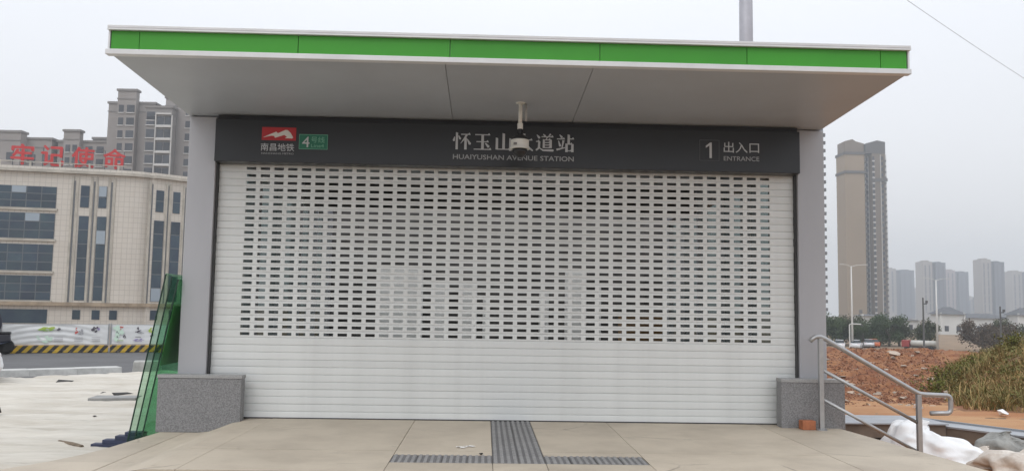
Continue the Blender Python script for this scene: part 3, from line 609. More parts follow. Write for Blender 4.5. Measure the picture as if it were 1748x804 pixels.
# ------------------------------------------------------------------ mast and overhead wire
t = thing('steel_mast', 'tall grey mast rising behind the canopy roof', 'mast', (7.33, 14.4, -.47))
MB().tube([(0, 0, 0), (0, 0, 9), (0, 0, 15)], [.22, .20, .18], 16).build('shaft', mat('mast grey', (.42, .42, .46), .5, .2, var=.15, vs=2), t, True)
MB().lathe([(.4, 0), (.4, .05), (.25, .06)]).build('base_plate', MT['conc'], t)
w0, w1 = Vector((7.23, 14.11, 13.9)), Vector((33.2, 33.65, 11.1))
o = MB().tube([w0.lerp(w1, i/24)-Vector((0, 0, .25*math.sin(math.pi*i/24))) for i in range(25)], .009, 5).build('overhead_wire', mat('wire', (.35, .35, .36), .6)); tag(o, 'thin overhead wire crossing the sky at upper right', 'wire')
# ------------------------------------------------------------------ site barrier with banners
BD = Vector((4.25, 1.92, 0)).normalized(); ba = math.atan2(BD.y, BD.x)
MT['banner'] = mat('white banner cloth', (.74, .75, .75), .7, var=.08, vs=2)
MT['stripe'] = stripe_mat('hazard stripes', (.50, .33, .03), (.03, .03, .032), .30, .9)
MT['gpost'] = mat('grey post', (.33, .34, .35), .5)
PR = {n: mat('print '+n, c_, .8) for n, c_ in dict(green=(.30, .48, .12), pale=(.62, .78, .66), red=(.55, .10, .08), dark=(.10, .09, .11), violet=(.32, .26, .48), grey=(.40, .40, .42), lime=(.42, .55, .10)).items()}
def barrier(s0, s1, lab, prints, sag):
    P = Vector((-16.0, 18.39, -.455))+BD*s0; L = s1-s0
    t = thing('site_barrier', lab, 'barrier', P, ba, 'barriers along the road')
    def zc(x): return .02*math.sin(x*9)+.01*fbm(x*3, 1)
    def cl(x, z): 
        q = sag*math.exp(-((x-L*.45)/1.2)**2)
        return -.03-.010*q*math.sin((z+.28*(((x-L*.45)/1.6)**2))*34)-.008*fbm(x*2, z*3)
    MB().grid(lambda u, v: (.03+u*(L-.06), cl(.03+u*(L-.06), .27+v*.66), .27+v*.66), 70, 34).build('banner', MT['banner'], t, True)
    MB().box(.02, L-.02, .0, .03, .26, .945).build('backing_panel', MT['gpost'], t)
    MB().box(0, L, -.10, .10, .0, .235).build('striped_base', MT['stripe'], t, bevel=.01)
    for x in (0.0, L): MB().box(x-.022, x+.022, -.05, .05, .236, .98).build('post', MT['gpost'], t)
    for x in (L*.12, L*.5, L*.88): MB().prism([(x-.16, -.26, 0), (x+.16, -.26, 0), (x+.16, -.101, 0), (x-.16, -.101, 0)], (0, 0, .08)).build('foot', MT['stripe'], t)
    for n, x, z, w, h in prints:
        if h >= .04: w *= 1.3; h *= 1.25
        b = MB(); kk = 6; y_ = min(cl(x, z), -.03)-.02
        if h >= .04:
            for q in range(7):
                cx_, cz_, k_ = x+w*rng.uniform(-.45, .45), z+h*rng.uniform(-.45, .45), rng.uniform(.12, .30)
                b.prism([(cx_+w*k_*math.cos(i*6.283/kk+q)*rng.uniform(.4, 1.3), y_-.0004*q, cz_+h*k_*math.sin(i*6.283/kk+q)*rng.uniform(.4, 1.3)) for i in range(kk)], (0, .0003, 0))
            b.build('print', PR[n], t); continue
        if h < .04: pts_ = [(x-w/2, -.08, z-h/2), (x+w/2, -.08, z-h/2), (x+w/2, -.08, z+h/2), (x-w/2, -.08, z+h/2)]
        b.prism(pts_, (0, .002, 0)); b.build('print', PR[n], t)
pA = [('lime', 2.25, .80, .32, .10), ('green', 2.25, .76, .3, .06), ('pale', 2.2, .45, .34, .16), ('dark', 2.62, .78, .09, .09), ('red', 3.30-.42+.28, .74, .08, .14), ('grey', 3.28, .70, .14, .16), ('dark', 3.72, .76, .16, .15), ('violet', 3.80, .80, .09, .08)]
pA += [('grey', x, z, .26, .018) for x in (2.62, 3.22, 3.74) for z in (.50, .44, .39)]
barrier(-2.6, 1.35-1.4, 'hazard striped barrier at the left edge behind the scooter', [('pale', 1.9, .6, .3, .3)], .3)
barrier(-.02, 3.16, 'long white banner barrier with sagging folds and striped base', [(n, x-.95, z, w, h) for n, x, z, w, h in pA], 1.0)
barrier(3.22, 6.4, 'white banner barrier with taut cloth left of the glass panes', [('pale', .28, .60, .3, .46), ('red', .34, .82, .08, .09), ('dark', .22, .62, .06, .18), ('dark', .43, .58, .05, .14), ('green', .3, .40, .2, .018), ('grey', .3, .36, .2, .018), ('dark', .82, .76, .12, .12), ('grey', .92, .70, .18, .10), ('dark', .86, .52, .18, .018), ('violet', .88, .43, .26, .05), ('violet', .88, .37, .22, .02), ('lime', 1.28, .76, .12, .2), ('dark', 1.3, .58, .08, .1)], .15)

# ------------------------------------------------------------------ vehicles
MT['tyre'] = mat('tyre rubber', (.02, .02, .02), .9); MT['rim'] = mat('rim', (.45, .45, .46), .35, .7); MT['cglass'] = mat('car glass', (.02, .025, .03), .08)
MT['lamp'] = mat('lamp lens', (.7, .7, .7), .15); MT['tail'] = mat('tail lens', (.4, .02, .02), .2)
def wheel(parent, x, y, r, w=.2):
    t = MB(Matrix.Translation((x, y, r)) @ Matrix.Rotation(R(90), 4, 'X')).lathe([(r*.6, -w/2), (r*.93, -w/2), (r, -w*.3), (r, w*.3), (r*.93, w/2), (r*.6, w/2)], n=20).build('wheel', MT['tyre'], parent, True)
    MB(Matrix.Translation((x, y, r)) @ Matrix.Rotation(R(90), 4, 'X')).lathe([(r*.58, -w*.46), (r*.62, 0), (r*.58, w*.46)], n=16).build('rim', MT['rim'], t)
def car(name, lab, paint, loc, rz, group=None):
    t = thing(name, lab, 'car', loc, rz, group)
    lo = [(-2.2, .32), (-2.22, .62), (-2.1, .92), (-1.3, .98), (.75, .96), (1.75, .80), (2.15, .62), (2.2, .40), (2.1, .26), (-2.1, .26)]
    b = MB(); n = len(lo); S_ = [(-.86, .94), (-.80, 1.0), (.80, 1.0), (.86, .94)]
    vs = [(x*k+0, y, z if z < .5 else z*(.97 if abs(y) > .83 else 1)) for y, k in S_ for x, z in lo]
    b.add(vs, [tuple(range(n)), tuple(range(3*n, 4*n))[::-1]]+[(j*n+i, j*n+(i+1) % n, (j+1)*n+(i+1) % n, (j+1)*n+i) for j in range(3) for i in range(n)])
    b.build('body', paint, t, bevel=.05)
    gh = [(-1.9, .93), (-1.25, 1.40), (.05, 1.44), (.95, .93)]
    b = MB(); vs = [(x, y*(1 if z < 1 else .82), z) for y in (-.76, .76) for x, z in gh]
    b.add(vs, [(0, 1, 2, 3), (7, 6, 5, 4)]+[(i, (i+1) % 4+0, 4+(i+1) % 4, 4+i) for i in range(4)]); b.build('windows', MT['cglass'], t, bevel=.02)
    MB().prism([(-1.28, -.62, 1.405), (.06, -.62, 1.445), (.06, .62, 1.445), (-1.28, .62, 1.405)], (0, 0, .03)).build('roof', paint, t, bevel=.012)
    for x in (-1.35, 1.35):
        for y in (-.78, .78): wheel(t, x, y, .32)
    for y in (-.6, .6):
        MB().box(2.02, 2.14, y-.2, y+.2, .56, .68).build('headlight', MT['lamp'], t, bevel=.03)
        MB().box(-2.16, -2.06, y-.2, y+.2, .68, .82).build('tail_light', MT['tail'], t, bevel=.03)
    return t
MT['cwhite'] = mat('white car paint', (.74, .75, .77), .25); MT['corange'] = mat('orange paint', (.55, .13, .03), .35); MT['cgrey'] = mat('silver paint', (.45, .46, .48), .3, .4)
car('parked_car', 'white car nose entering at the left edge of the road', MT['cwhite'], (-12.1, 7.05, -.46), math.atan2(KD.y, KD.x)-.1)
def far(u, d):   # a spot on the low far plain: lateral metres from x axis of the far road, distance
    return (65.34+u*.99954-.0303*u*0, 128.95-u*.0303+d, gz(65+u, 129+d))
for u, d, rz, p, lab in ((-6.6, 0, 1.15, 'cwhite', 'white car on the far road left of the lamp post'), (-3.4, 1, 1.05, 'cwhite', 'white car on the far road just right of the lamp post'), (.9, 6, 1.2, 'cgrey', 'silver car on the far road in front of the trees'), (2.6, 8, 1.3, 'corange', 'orange car on the far road beside the red truck')):
    car('distant_car', lab, MT[p], far(u, d), rz, 'cars on the far road')
tk = thing('tank_truck', 'white tank truck with red cab on the far road', 'truck', far(8.3, 3), R(140))
tk.scale = (.60, .60, .50)
MT['cred'] = mat('red cab', (.30, .04, .035), .6)
MB().box(2.6, 4.6, -1.2, 1.2, .6, 2.9).build('cab', MT['cred'], tk, bevel=.15)
MB().box(4.58, 4.63, -1.0, 1.0, 1.7, 2.6).build('windscreen', MT['cglass'], tk)
MB(Matrix.Rotation(R(90), 4, 'Y')).lathe([(.6, -4.2), (1.0, -4.0), (1.05, 0), (1.0, 2.2), (.6, 2.4)], (-1.9, 0, 0)).build('tank', mat('dull white tank', (.52, .51, .47), .6, var=.2, vs=.8), tk, True)
MB().box(-4.2, 4.4, -.45, .45, .5, .9).build('chassis', MT['dark'], tk)
for x in (-3.4, -2.3, 3.4):
    for y in (-1.05, 1.05): wheel(tk, x, y, .5, .3)
# scooter and rider at the left edge
sp = Vector((-16.02, 17.5, -.455))
sct = thing('scooter', 'dark scooter ridden past the barrier at the left edge', 'scooter', sp, ba+math.pi)
for x in (-.6, .62):
    w_ = MB(Matrix.Translation((x, 0, .24)) @ Matrix.Rotation(R(90), 4, 'X')).lathe([(.13, -.05), (.22, -.05), (.24, 0), (.22, .05), (.13, .05)], n=20).build('wheel', MT['tyre'], sct, True)
    MB(Matrix.Translation((x, 0, .24)) @ Matrix.Rotation(R(90), 4, 'X')).lathe([(.12, -.04), (.12, .04)], n=14).build('rim', MT['rim'], w_)
MB().prism([(-.75, -.13, .42), (-.2, -.15, .32), (.3, -.15, .28), (.42, -.15, .8), (.52, -.15, .8), (.48, -.15, .22), (-.2, -.15, .2), (-.4, -.13, .3)], (0, .3, 0)).build('body', mat('scooter blue', (.02, .03, .06), .3), sct, bevel=.03)
MB().box(-.72, -.02, -.13, .13, .62, .72).build('seat', MT['black'], sct, bevel=.03)
MB().prism([(-.72, -.12, .42), (-.1, -.12, .34), (-.05, -.12, .62), (-.7, -.12, .62)], (0, .24, 0)).build('rear_cowl', mat('scooter cowl', (.03, .03, .04), .4), sct, bevel=.02)
MB().tube([(.5, 0, .3), (.44, 0, 1.0)], .03, 8).build('steering_column', MT['rim'], sct)
MB().tube([(.38, -.32, 1.02), (.46, 0, 1.0), (.38, .32, 1.02)], .016, 8).build('handlebar', MT['black'], sct)
def skinned(name, verts, edges, radii, root, mat_, parent=None, sub=1):
    me = bpy.data.meshes.new(name); me.from_pydata(verts, edges, []); o = bpy.data.objects.new(name, me); COL.objects.link(o)
    me.materials.append(mat_); o.parent = parent
    o.modifiers.new('skin', 'SKIN'); s = o.modifiers.new('sub', 'SUBSURF'); s.levels = s.render_levels = sub
    for i, r_ in enumerate(radii): me.skin_vertices[0].data[i].radius = (r_, r_); me.skin_vertices[0].data[i].use_root = (i == root)
    for f_ in me.polygons: f_.use_smooth = True
    return o
pr = thing('person', 'person in dark jacket riding the scooter at the left edge', 'person', sp, ba+math.pi)
V = [(-.38, 0, .80), (-.36, 0, 1.05), (-.28, 0, 1.30), (-.24, 0, 1.42), (-.22, 0, 1.55), (-.2, 0, 1.66)]
Ed = [(0, 1), (1, 2), (2, 3), (3, 4), (4, 5)]; Ra = [.15, .15, .16, .06, .09, .085]
for s in (-1, 1):
    n = len(V); V += [(-.27, s*.19, 1.33), (-.08, s*.27, 1.12), (.2, s*.28, 1.06), (.34, s*.28, 1.05)]; Ra += [.065, .05, .042, .035]; Ed += [(2, n), (n, n+1), (n+1, n+2), (n+2, n+3)]
    n = len(V); V += [(-.34, s*.1, .80), (.1, s*.14, .76), (.16, s*.13, .38), (.14, s*.13, .30), (.28, s*.13, .30)]; Ra += [.095, .075, .05, .045, .035]; Ed += [(0, n), (n, n+1), (n+1, n+2), (n+2, n+3), (n+3, n+4)]
skinned('body', V, Ed, Ra, 0, mat('dark clothing', (.02, .022, .04), .8, var=.3, vs=8), pr)
MB().lathe([(.10, -.02), (.135, .03), (.13, .1), (.08, .165), (.01, .18)], (-.2, 0, 1.62), 18).build('helmet', mat('helmet', (.05, .05, .06), .3), pr, True)

# ------------------------------------------------------------------ office building across the road
OB = thing('office_building', 'cream tiled office building with glass bands across the road', 'building', (-41.857, 91.938, -.5), R(11.263))
MT['tile'] = tile_mat('cream facade tile', (.60, .565, .51), (.555, .515, .455), (.33, .305, .27), .62, .62, .03, var=.12)
MT['cornice'] = mat('cornice stone', (.50, .47, .41), .8, var=.3, vs=.6)
MT['oglass'] = mat('blue grey glass', (.018, .036, .065), .1, col2=(.035, .065, .085), vs=.4, rnd=.25)
MT['oglass2'] = mat('open pane', (.30, .36, .42), .15)
MT['oframe'] = mat('window frame', (.12, .13, .14), .5)
MT['rust'] = mat('rust stained ledge', (.40, .32, .23), .85, var=.4, vs=1)
M2 = Matrix.Rotation(R(29.5), 4, 'Z')
ob = lambda b2=False: MB(M2.copy() if b2 else None)
def loc2(s, y=0): v = M2 @ Vector((s, y, 0)); return v.x, v.y
ft = [(-40, 0), (-2.0, 0), (-1.0, .08), (-.1, .35), (.7, .85), loc2(2.0, .28), loc2(14), loc2(14, 14), (-40, 18)]
ft[5] = loc2(1.25, .0)
MB().prism([(a, b_, -1.6) for a, b_ in ft], (0, 0, 18.3)).build('wall', MT['tile'], OB)
fo = [(-40, -.5), (-2.0, -.5), (-.9, -.4), (.2, -.1), (1.1, .5), loc2(1.5, -.45), loc2(14, -.5), loc2(14, 14), (-40, 18)]
MB().prism([(a, b_, 16.71) for a, b_ in fo], (0, 0, .35)).build('cornice', MT['cornice'], OB)
fi = [(-40, -.2), (-2.0, -.2), (-1, -.1), (.1, .2), (.9, .7), loc2(1.4, -.2), loc2(14, -.2), loc2(14, 13), (-40, 17)]
MB().prism([(a, b_, 17.065) for a, b_ in fi], (0, 0, .32)).build('parapet', MT['tile'], OB)
for k in range(12):
    MB().box(-38+k*3.2, -37.8+k*3.2, -.12, .05, 17.386, 18.0).build('parapet_post', MT['cornice'], OB)
MB().box(-40, -1.8, -.08, -.04, 17.85, 17.95).build('parapet_rail', MT['cornice'], OB)
MB().prism([(a*1.0, b_, 1.15) for a, b_ in fo], (0, 0, .42)).build('ledge', MT['rust'], OB)
def win(x0, x1, z0, z1, nx, nz, b2=False, reveal=True, dep=.05):
    z0 += .5; z1 += .5
    w = ob(b2); w.box(x0, x1, -dep, .02, z0, z1)
    f = w.build('window', MT['oframe'], OB)
    pw, ph = (x1-x0)/nx, (z1-z0)/nz
    for i in range(nx):
        for j in range(nz):
            q = ob(b2); op = rng.random() < .10
            yy = -dep-.015-(.06 if op else 0)
            q.box(x0+i*pw+.05, x0+(i+1)*pw-.05, yy, -dep-.002, z0+j*ph+.05, z0+(j+1)*ph-.05); q.build('pane', MT['oglass2'] if op else MT['oglass'], f)
for z1, z0 in ((14.55, 12.0), (11.4, 8.4), (7.75, 4.65), (4.1, 1.25)):
    win(-22.1, -9.28, z0, z1, 8, 3)
    MB().box(-22.3, -9.1, -.22, -.001, z0+.5-.3, z0+.5-.02).build('sill', MT['cornice'], OB)
for x0, x1 in ((-6.7, -5.72), (-4.72, -3.8)):
    win(x0, x1, 12.25, 14.88, 1, 2); win(x0-.03, x1+.1, 1.3, 11.25, 1, 6)
for x0, x1 in ((1.73, 2.68), (3.78, 4.67)):
    win(x0, x1, 12.15, 14.83, 1, 2, True); win(x0-.1, x1+.15, 1.3, 11.12, 1, 6, True)
for x in (-7.6, -7.05, -5.5, -4.95, -3.55, -3.0): MB().box(x-.12, x+.12, -.10, -.001, 1.6, 16.4).build('pilaster', MT['cornice'], OB)
for x in (1.0, 3.0, 3.42, 5.1): ob(True).box(x-.12, x+.12, -.10, -.001, 1.6, 16.2).build('pilaster', MT['cornice'], OB)
for x in (-7.36, -5.22, -3.3): MB().box(x-.08, x+.08, -.05, -.001, 1.6, 15.9).build('groove', MT['oframe'], OB)
for x in (1.28, 3.2, 5.3): ob(True).box(x-.07, x+.07, -.03, -.001, 1.6, 16.0).build('groove', MT['oframe'], OB)
for x in (-6.4, -4.3, -2.4): win(x-.44, x+.44, -.92, .2, 1, 1)
for x in (2.16, 4.4): win(x-.44, x+.44, -.9, .26, 1, 1, True)
MB().box(-22, -9.5, -.06, -.001, -.9, .7).build('shopfront', MT['oglass'], OB)
MT['flag'] = mat('red lettering', (.50, .025, .025), .5)
for k, (x0, z0) in enumerate(((-14.48, 17.0), (-11.25, 17.15), (-7.95, 17.35), (-4.5, 17.52))):
    t = thing('rooftop_character', ['first', 'second', 'third', 'last'][k]+' red rooftop character from the left on the cream building', 'rooftop letter', (0, 0, 0), 0, 'red rooftop characters')
    t.location = OB.location+Vector((math.cos(R(11.263))*(x0+1.25)-math.sin(R(11.263))*.1, math.sin(R(11.263))*(x0+1.25)+math.cos(R(11.263))*.1, 17.38)); t.rotation_euler = (0, 0, R(11.263))
    o = text('character', '牢记使命'[k], 2.6, MT['flag'], t, (0, 0, 0), ex=.06); fit_text(o, -1.19, 1.19, .18, 2.56)
    bmm = bmesh.new(); base = o.data.copy()
    for j, (dx, dz) in enumerate(((-.06, 0), (.06, 0), (0, -.05), (0, .05))):
        c_ = base.copy(); c_.transform(Matrix.Translation((dx, -.006*j, dz))); bmm.from_mesh(c_)
    bmm.to_mesh(o.data); bmm.free()
    MB().box(-1.1, -1.0, .11, .2, 0, 2.3).build('support', MT['oframe'], t); MB().box(1.0, 1.1, .11, .2, 0, 2.3).build('support', MT['oframe'], t)
    MB().box(-1.1, 1.1, .11, .2, .0, .1).build('support', MT['oframe'], t)

# ------------------------------------------------------------------ apartment blocks behind it
MT['apt'] = mat('grey brown render', (.30, .275, .26), .85, var=.15, vs=.1); MT['apt2'] = mat('darker render', (.24, .225, .215), .85, var=.15, vs=.1)
MT['awin'] = mat('dark window', (.05, .055, .065), .2, rnd=.3); MT['aframe'] = mat('pale frame', (.52, .51, .49), .7)
AP = Vector((-85.41, 183.53, -.5)); aa = R(-1.737)
def apt(name, lab, boxes, wins, extra=()):
    t = thing(name, lab, 'building', AP, aa, 'apartment blocks behind the office building')
    for x0, x1, y0, y1, z1, m_ in boxes:
        o = MB().box(x0, x1, y0, y1, 0, z1+.5).build('wall', MT[m_], t)
        MB().box(x0-.25, x1+.25, y0-.25, y1+.25, z1+.501, z1+1.0).build('roof_edge', MT['apt2'], t)
        MB().box(x0-.12, x1+.12, y0-.12, y0-.001, z1-1.4, z1-1.15).build('band', MT['apt2'], t)
    for x0, x1, y, zs, h in wins:
        for z in zs:
            w = MB().box(x0, x1, y-.12, y-.001, z, z+h).build('window', MT['awin'], t)
            MB().box(x0-.1, x1+.1, y-.3, y-.121, z-.2, z-.02).build('sill', MT['aframe'], w)
    for q in extra:
        MB().box(*q[:6]).build(q[6], MT[q[7]], t)
    return t
fl = [30+i*2.95 for i in range(6)]
apt('apartment_tower', 'tallest grey apartment tower with stair shaft left of the canopy', [(-2.5, 8.2, 0, 12, 46.6, 'apt'), (.25, 4.5, -1.6, 0, 49.2, 'apt'), (7.2, 13.2, -2.4, 0, 45.2, 'apt2'), (10.4, 19, .5, 12, 48.2, 'apt')],
    [(.65, 1.75, -1.6, fl, 1.7), (2.5, 4.2, -1.6, fl, 1.7), (7.5, 9.3, -2.4, fl[:-1]+[42.9], 1.9), (9.9, 11.4, -2.4, fl[:-1], 1.9), (11.6, 13.0, -2.4, fl[:-1], 1.9), (15.2, 16.6, .5, fl, 1.6), (-2.2, -.6, 0, fl[:0], 1.5)],
    [(9.55, 9.75, -2.75, -2.41, 20, 44.5, 'pipe', 'aframe'), (13.2, 13.4, -2.75, -2.41, 20, 44.0, 'pipe', 'aframe')]+[(9.76, 13.19, -2.9, -2.41, z-.6, z-.25, 'balcony_slab', 'aframe') for z in fl[1:]])
apt('apartment_block', 'low grey apartment block behind the first two red characters', [(-34, -16.2, 2, 14, 38.3, 'apt'), (-34, -22, -.5, 2, 39.4, 'apt')], [(-25.0+3.4*i, -23.2+3.4*i, 2 if i > 0 else -.5, [27.5, 30.5, 33.5], 1.8) for i in range(3)])
apt('apartment_block', 'grey apartment block with small stair tower behind the third red character', [(-15.3, -2.6, 3, 14, 38.0, 'apt'), (-13.2, -9.5, 1.4, 3, 40.2, 'apt'), (-8.2, -2.55, 5, 12, 39.2, 'apt2')], [(-12.6, -11.6, 1.4, fl[:3], 1.7), (-11.0, -10.0, 1.4, fl[:3], 1.7), (-8.8, -7.2, 3, fl[:3], 1.7), (-6.2, -4.6, 3, fl[:3], 1.7)])

# ------------------------------------------------------------------ towers on the right
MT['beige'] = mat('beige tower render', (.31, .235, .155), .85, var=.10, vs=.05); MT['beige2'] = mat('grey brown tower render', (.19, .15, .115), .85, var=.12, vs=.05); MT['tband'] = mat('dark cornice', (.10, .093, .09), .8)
tw = thing('beige_tower', 'tall beige residential tower right of the station', 'tower', (180.22, 416.78, -4.6), aa)
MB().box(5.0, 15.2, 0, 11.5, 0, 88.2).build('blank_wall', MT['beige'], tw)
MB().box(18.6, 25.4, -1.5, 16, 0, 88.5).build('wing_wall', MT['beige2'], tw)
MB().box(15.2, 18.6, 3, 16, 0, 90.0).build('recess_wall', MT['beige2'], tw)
MB().prism([(5.6, 1, 88.6), (5.6, 1, 95.3), (9.5, 1, 96.4), (11.5, 1, 95.2), (15.5, 1, 94.2), (15.5, 1, 88.6)], (0, 10, 0)).build('roof_crown', MT['beige2'], tw)
MB().prism([(16, 0, 88.9), (16, 0, 94), (22, 0, 95.8), (26.2, 0, 95.0), (26.2, 0, 88.9)], (0, 13, 0)).build('roof_crown', MT['tband'], tw)
for z in (78.3, 88.21): MB().box(4.6, 15.6, -.5, 11.9, z, z+1.3).build('cornice_band', MT['tband'], tw)
MB().box(18.2, 26.2, -2.1, -1.501, 74, 75.6).build('cornice_band', MT['tband'], tw)
MB().box(11, 12.6, -.25, -.001, 6, 7.8).build('vent', MT['tband'], tw)
MB().box(-.4, 27.2, -1.2, 16.4, 0, 6).build('podium', MT['tband'], tw) if False else None
for x in (16.9, 18.45, 22.7, 25.5): MB().box(x, x+.28, -1.9, (3 if x < 17 else -1.51) if x != 18.45 else 2.9, 4, 88).build('pilaster', MT['aframe'], tw) if x in (22.7, 25.5) else MB().box(x-.3, x-.02, 2.6, 2.99, 4, 88).build('pilaster', MT['aframe'], tw)
wmA = MB().box(0, 2.6, -.3, 0, 0, 1.8).mesh('window', MT['awin']); bm_ = MB().box(0, 3.0, -1.1, 0, 0, .9).mesh('balcony', MT['tband']); bm2 = MB().box(0, 2.4, -1.3, 0, 0, .7).mesh('balcony', MT['aframe'])
for k in range(29):
    z = 4+k*2.9
    inst('window', wmA, tw, (15.6, 2.99, z)); inst('balcony', bm_, tw, (15.4, 2.98, z-1.1), 0, (.5, 2.2, 1)); inst('window', wmA, tw, (18.75, -1.502, z), 0, (.35, 1, 1)); inst('balcony', bm2, tw, (18.5, -1.504, z-1.0), 0, (.5, .5, 1))
    inst('window', wmA, tw, (23.2, -1.502, z), 0, (.4, 1, 1)); inst('balcony', bm_, tw, (24.3, -1.503, z-1.0), 0, (.45, .5, 1))
st2 = thing('balcony_tower', 'narrow strip of a balconied tower beside the right column', 'tower', (111, 287, -4.6), aa)
MB().box(-6, 9.9, 0, 14, 0, 73).build('wall', MT['beige2'], st2)
MB().prism([(-6, -.2, 73.1), (10.1, -.2, 73.1), (7.8, -.2, 77), (-6, -.2, 80)], (0, 12, 0)).build('roof_crown', MT['tband'], st2)
for k in range(25):
    inst('window', wmA, st2, (7.2, -.002, 2+k*2.85)); inst('balcony', bm_, st2, (8.35, -.004, .8+k*2.85), 0, (.66, 1, 1.3))
MT['hazshade'] = mat('far tower painted shade', (.17, .175, .20), .9)  # bluish shade painted into the right-hand walls
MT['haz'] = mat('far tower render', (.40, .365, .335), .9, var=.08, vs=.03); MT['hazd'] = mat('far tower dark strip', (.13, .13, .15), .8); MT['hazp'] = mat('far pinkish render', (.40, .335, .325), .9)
def ftower(lab, D, x0, y0, w, h, notch, m_, steps=0):
    t = thing('distant_tower', lab, 'tower', (x0, y0, -4.6), aa, 'hazy distant towers')
    n = 3; h += 4.6
    MB().box(0, w*.42, 0, w*.7, 0, h).build('wall', MT[m_], t); MB().box(w*.42+.0, w*.56, 2.5, w*.7, 0, h-2.5).build('recess', MT['hazd'], t); MB().box(w*.56, w, -1, w*.7, 0, h-notch).build('wall', MT['hazshade'], t)  # lighter left wall, darker right wall: shading put into the colour
    MB().box(w*.1, w*.32, 2, w*.5, h+.01, h+1.3).build('roof_house', MT[m_], t); MB().box(w*.65, w*.85, 2, w*.5, h-notch+.01, h-notch+1.0).build('roof_house', MT['hazd'], t)
    for xx, y in ((w*.08, 0), (w*.27, 0), (w*.66, -1), (w*.86, -1)):
        MB().box(xx, xx+w*.055, y-.25, y-.001, 8, h-4-(notch if xx > w*.5 else 0)).build('window_strip', MT['hazd'], t)
    for k in range(1, int(h/9)): MB().box(-.2, w*.42+.2, -.35, -.252, k*9, k*9+.8).build('floor_band', MT['haz'], t)
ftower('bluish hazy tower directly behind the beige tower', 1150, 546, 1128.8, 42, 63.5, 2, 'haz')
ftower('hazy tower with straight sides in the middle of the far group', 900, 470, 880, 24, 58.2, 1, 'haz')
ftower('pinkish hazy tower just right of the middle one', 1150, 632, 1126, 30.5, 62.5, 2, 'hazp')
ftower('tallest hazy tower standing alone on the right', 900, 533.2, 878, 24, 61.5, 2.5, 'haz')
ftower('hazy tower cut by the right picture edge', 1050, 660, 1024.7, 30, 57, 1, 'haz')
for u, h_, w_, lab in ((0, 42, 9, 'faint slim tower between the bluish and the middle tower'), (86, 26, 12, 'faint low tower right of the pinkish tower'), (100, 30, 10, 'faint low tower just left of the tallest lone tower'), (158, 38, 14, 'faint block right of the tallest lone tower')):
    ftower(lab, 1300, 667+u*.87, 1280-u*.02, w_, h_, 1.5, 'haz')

# ------------------------------------------------------------------ low white walled houses
MT['wwall'] = mat('whitewashed wall', (.68, .68, .66), .85, var=.12, vs=.3); MT['groof'] = mat('grey tile roof', (.13, .135, .145), .8, var=.2, vs=.5)
def house(lab, u, d, w, h, dep, rh, nw, hip=True):
    x, y = 116.88+u, 237.87-u*.0303+d
    t = thing('white_house', lab, 'house', (x, y, gz(x, y)), aa, 'white walled houses')
    MB().box(0, w, 0, dep, 0, h).build('wall', MT['wwall'], t)
    e = .8
    rf = MB(); rf.add([(-e, -e, h), (w+e, -e, h), (w+e, dep+e, h), (-e, dep+e, h), (e if not hip else dep*.4, dep/2, h+rh), (w-e if not hip else w-dep*.4, dep/2, h+rh)], [(0, 1, 5, 4), (1, 2, 5), (2, 3, 4, 5), (3, 0, 4), (3, 2, 1, 0)]); rf.build('roof', MT['groof'], t)
    nfl = max(1, int((h-1)/2.6))
    for i in range(nw):
        for k in range(nfl):
            xx = w*(i+.5)/nw
            f = MB().box(xx-.6, xx+.6, -.1, -.001, 1.0+k*2.6, 2.6+k*2.6).build('window', MT['awin'], t)
    for xx in (0, w): MB().box(xx-.25, xx+.25, -.35, -.002, 0, h+.5).build('gable_wall', MT['wwall'], t)
house('white house with peaked grey roof right of the lamp post', 18.4, 0, 7, 6.0, 6, 2.2, 2)
house('long white row house with grey roof above the weedy mound', 25.8, 4, 15, 5.0, 8, 1.4, 6)
house('white gabled house at the right picture edge', 40.2, -2, 9, 6.1, 6, 2.2, 3)
house('low white shed behind the trees', 3, 12, 15, 4.0, 7, .6, 3)
house('small white building between column and beige tower', -13.8, -20, 5, 5.2, 6, .5, 2)

# ------------------------------------------------------------------ lamp posts and poles
MT['lpost'] = mat('white lamp post', (.62, .62, .60), .5); MT['dpole'] = mat('dark pole', (.10, .10, .10), .8)
def lamp(lab, u, d, h, a1, a2):
    x, y, z = far(u, d); t = thing('street_lamp', lab, 'street lamp', (x, y, z), aa, 'street lamps')
    MB().tube([(0, 0, 0), (0, 0, h*.5), (0, 0, h)], [.19, .15, .09], 8).build('pole', MT['lpost'], t, True)
    for s, l in ((-1, a1), (1, a2)):
        MB().tube([(0, 0, h-.1), (s*l*.4, 0, h+.2), (s*l, 0, h+.3)], .045, 6).build('arm', MT['lpost'], t); MB().box(s*l-.3, s*l+.3, -.1, .1, h+.24, h+.34).build('lamp_head', MT['lpost'], t)
lamp('two armed white street lamp in front of the beige tower', -4.45, 0, 13.7, 1.6, 2.5)
lamp('two armed white street lamp left of the white houses', 9.7, 0, 11.6, 2, 2.2)
for u, d, h, lab in ((-7.1, -28, 6.6+1.5, 'dark utility pole beside the right column'), (3.2, -28, 5.6+1.5, 'dark utility pole in front of the trees')):
    x, y, z = far(u, d); t = thing('utility_pole', lab, 'pole', (x, y, z), aa, 'utility poles')
    MB().tube([(0, 0, 0), (0, 0, h)], [.14, .10], 7).build('pole', MT['dpole'], t); MB().box(-.1, .5, -.06, .06, h-.9, h-.75).build('crossarm', MT['dpole'], t); MB().box(.35, .6, -.1, .1, h-.74, h-.4).build('fitting', MT['dpole'], t)
x, y, z = far(-6.2, -3); t = thing('traffic_signal', 'grey camera gantry pole with short arm left of the street lamp', 'pole', (x, y, z), aa)
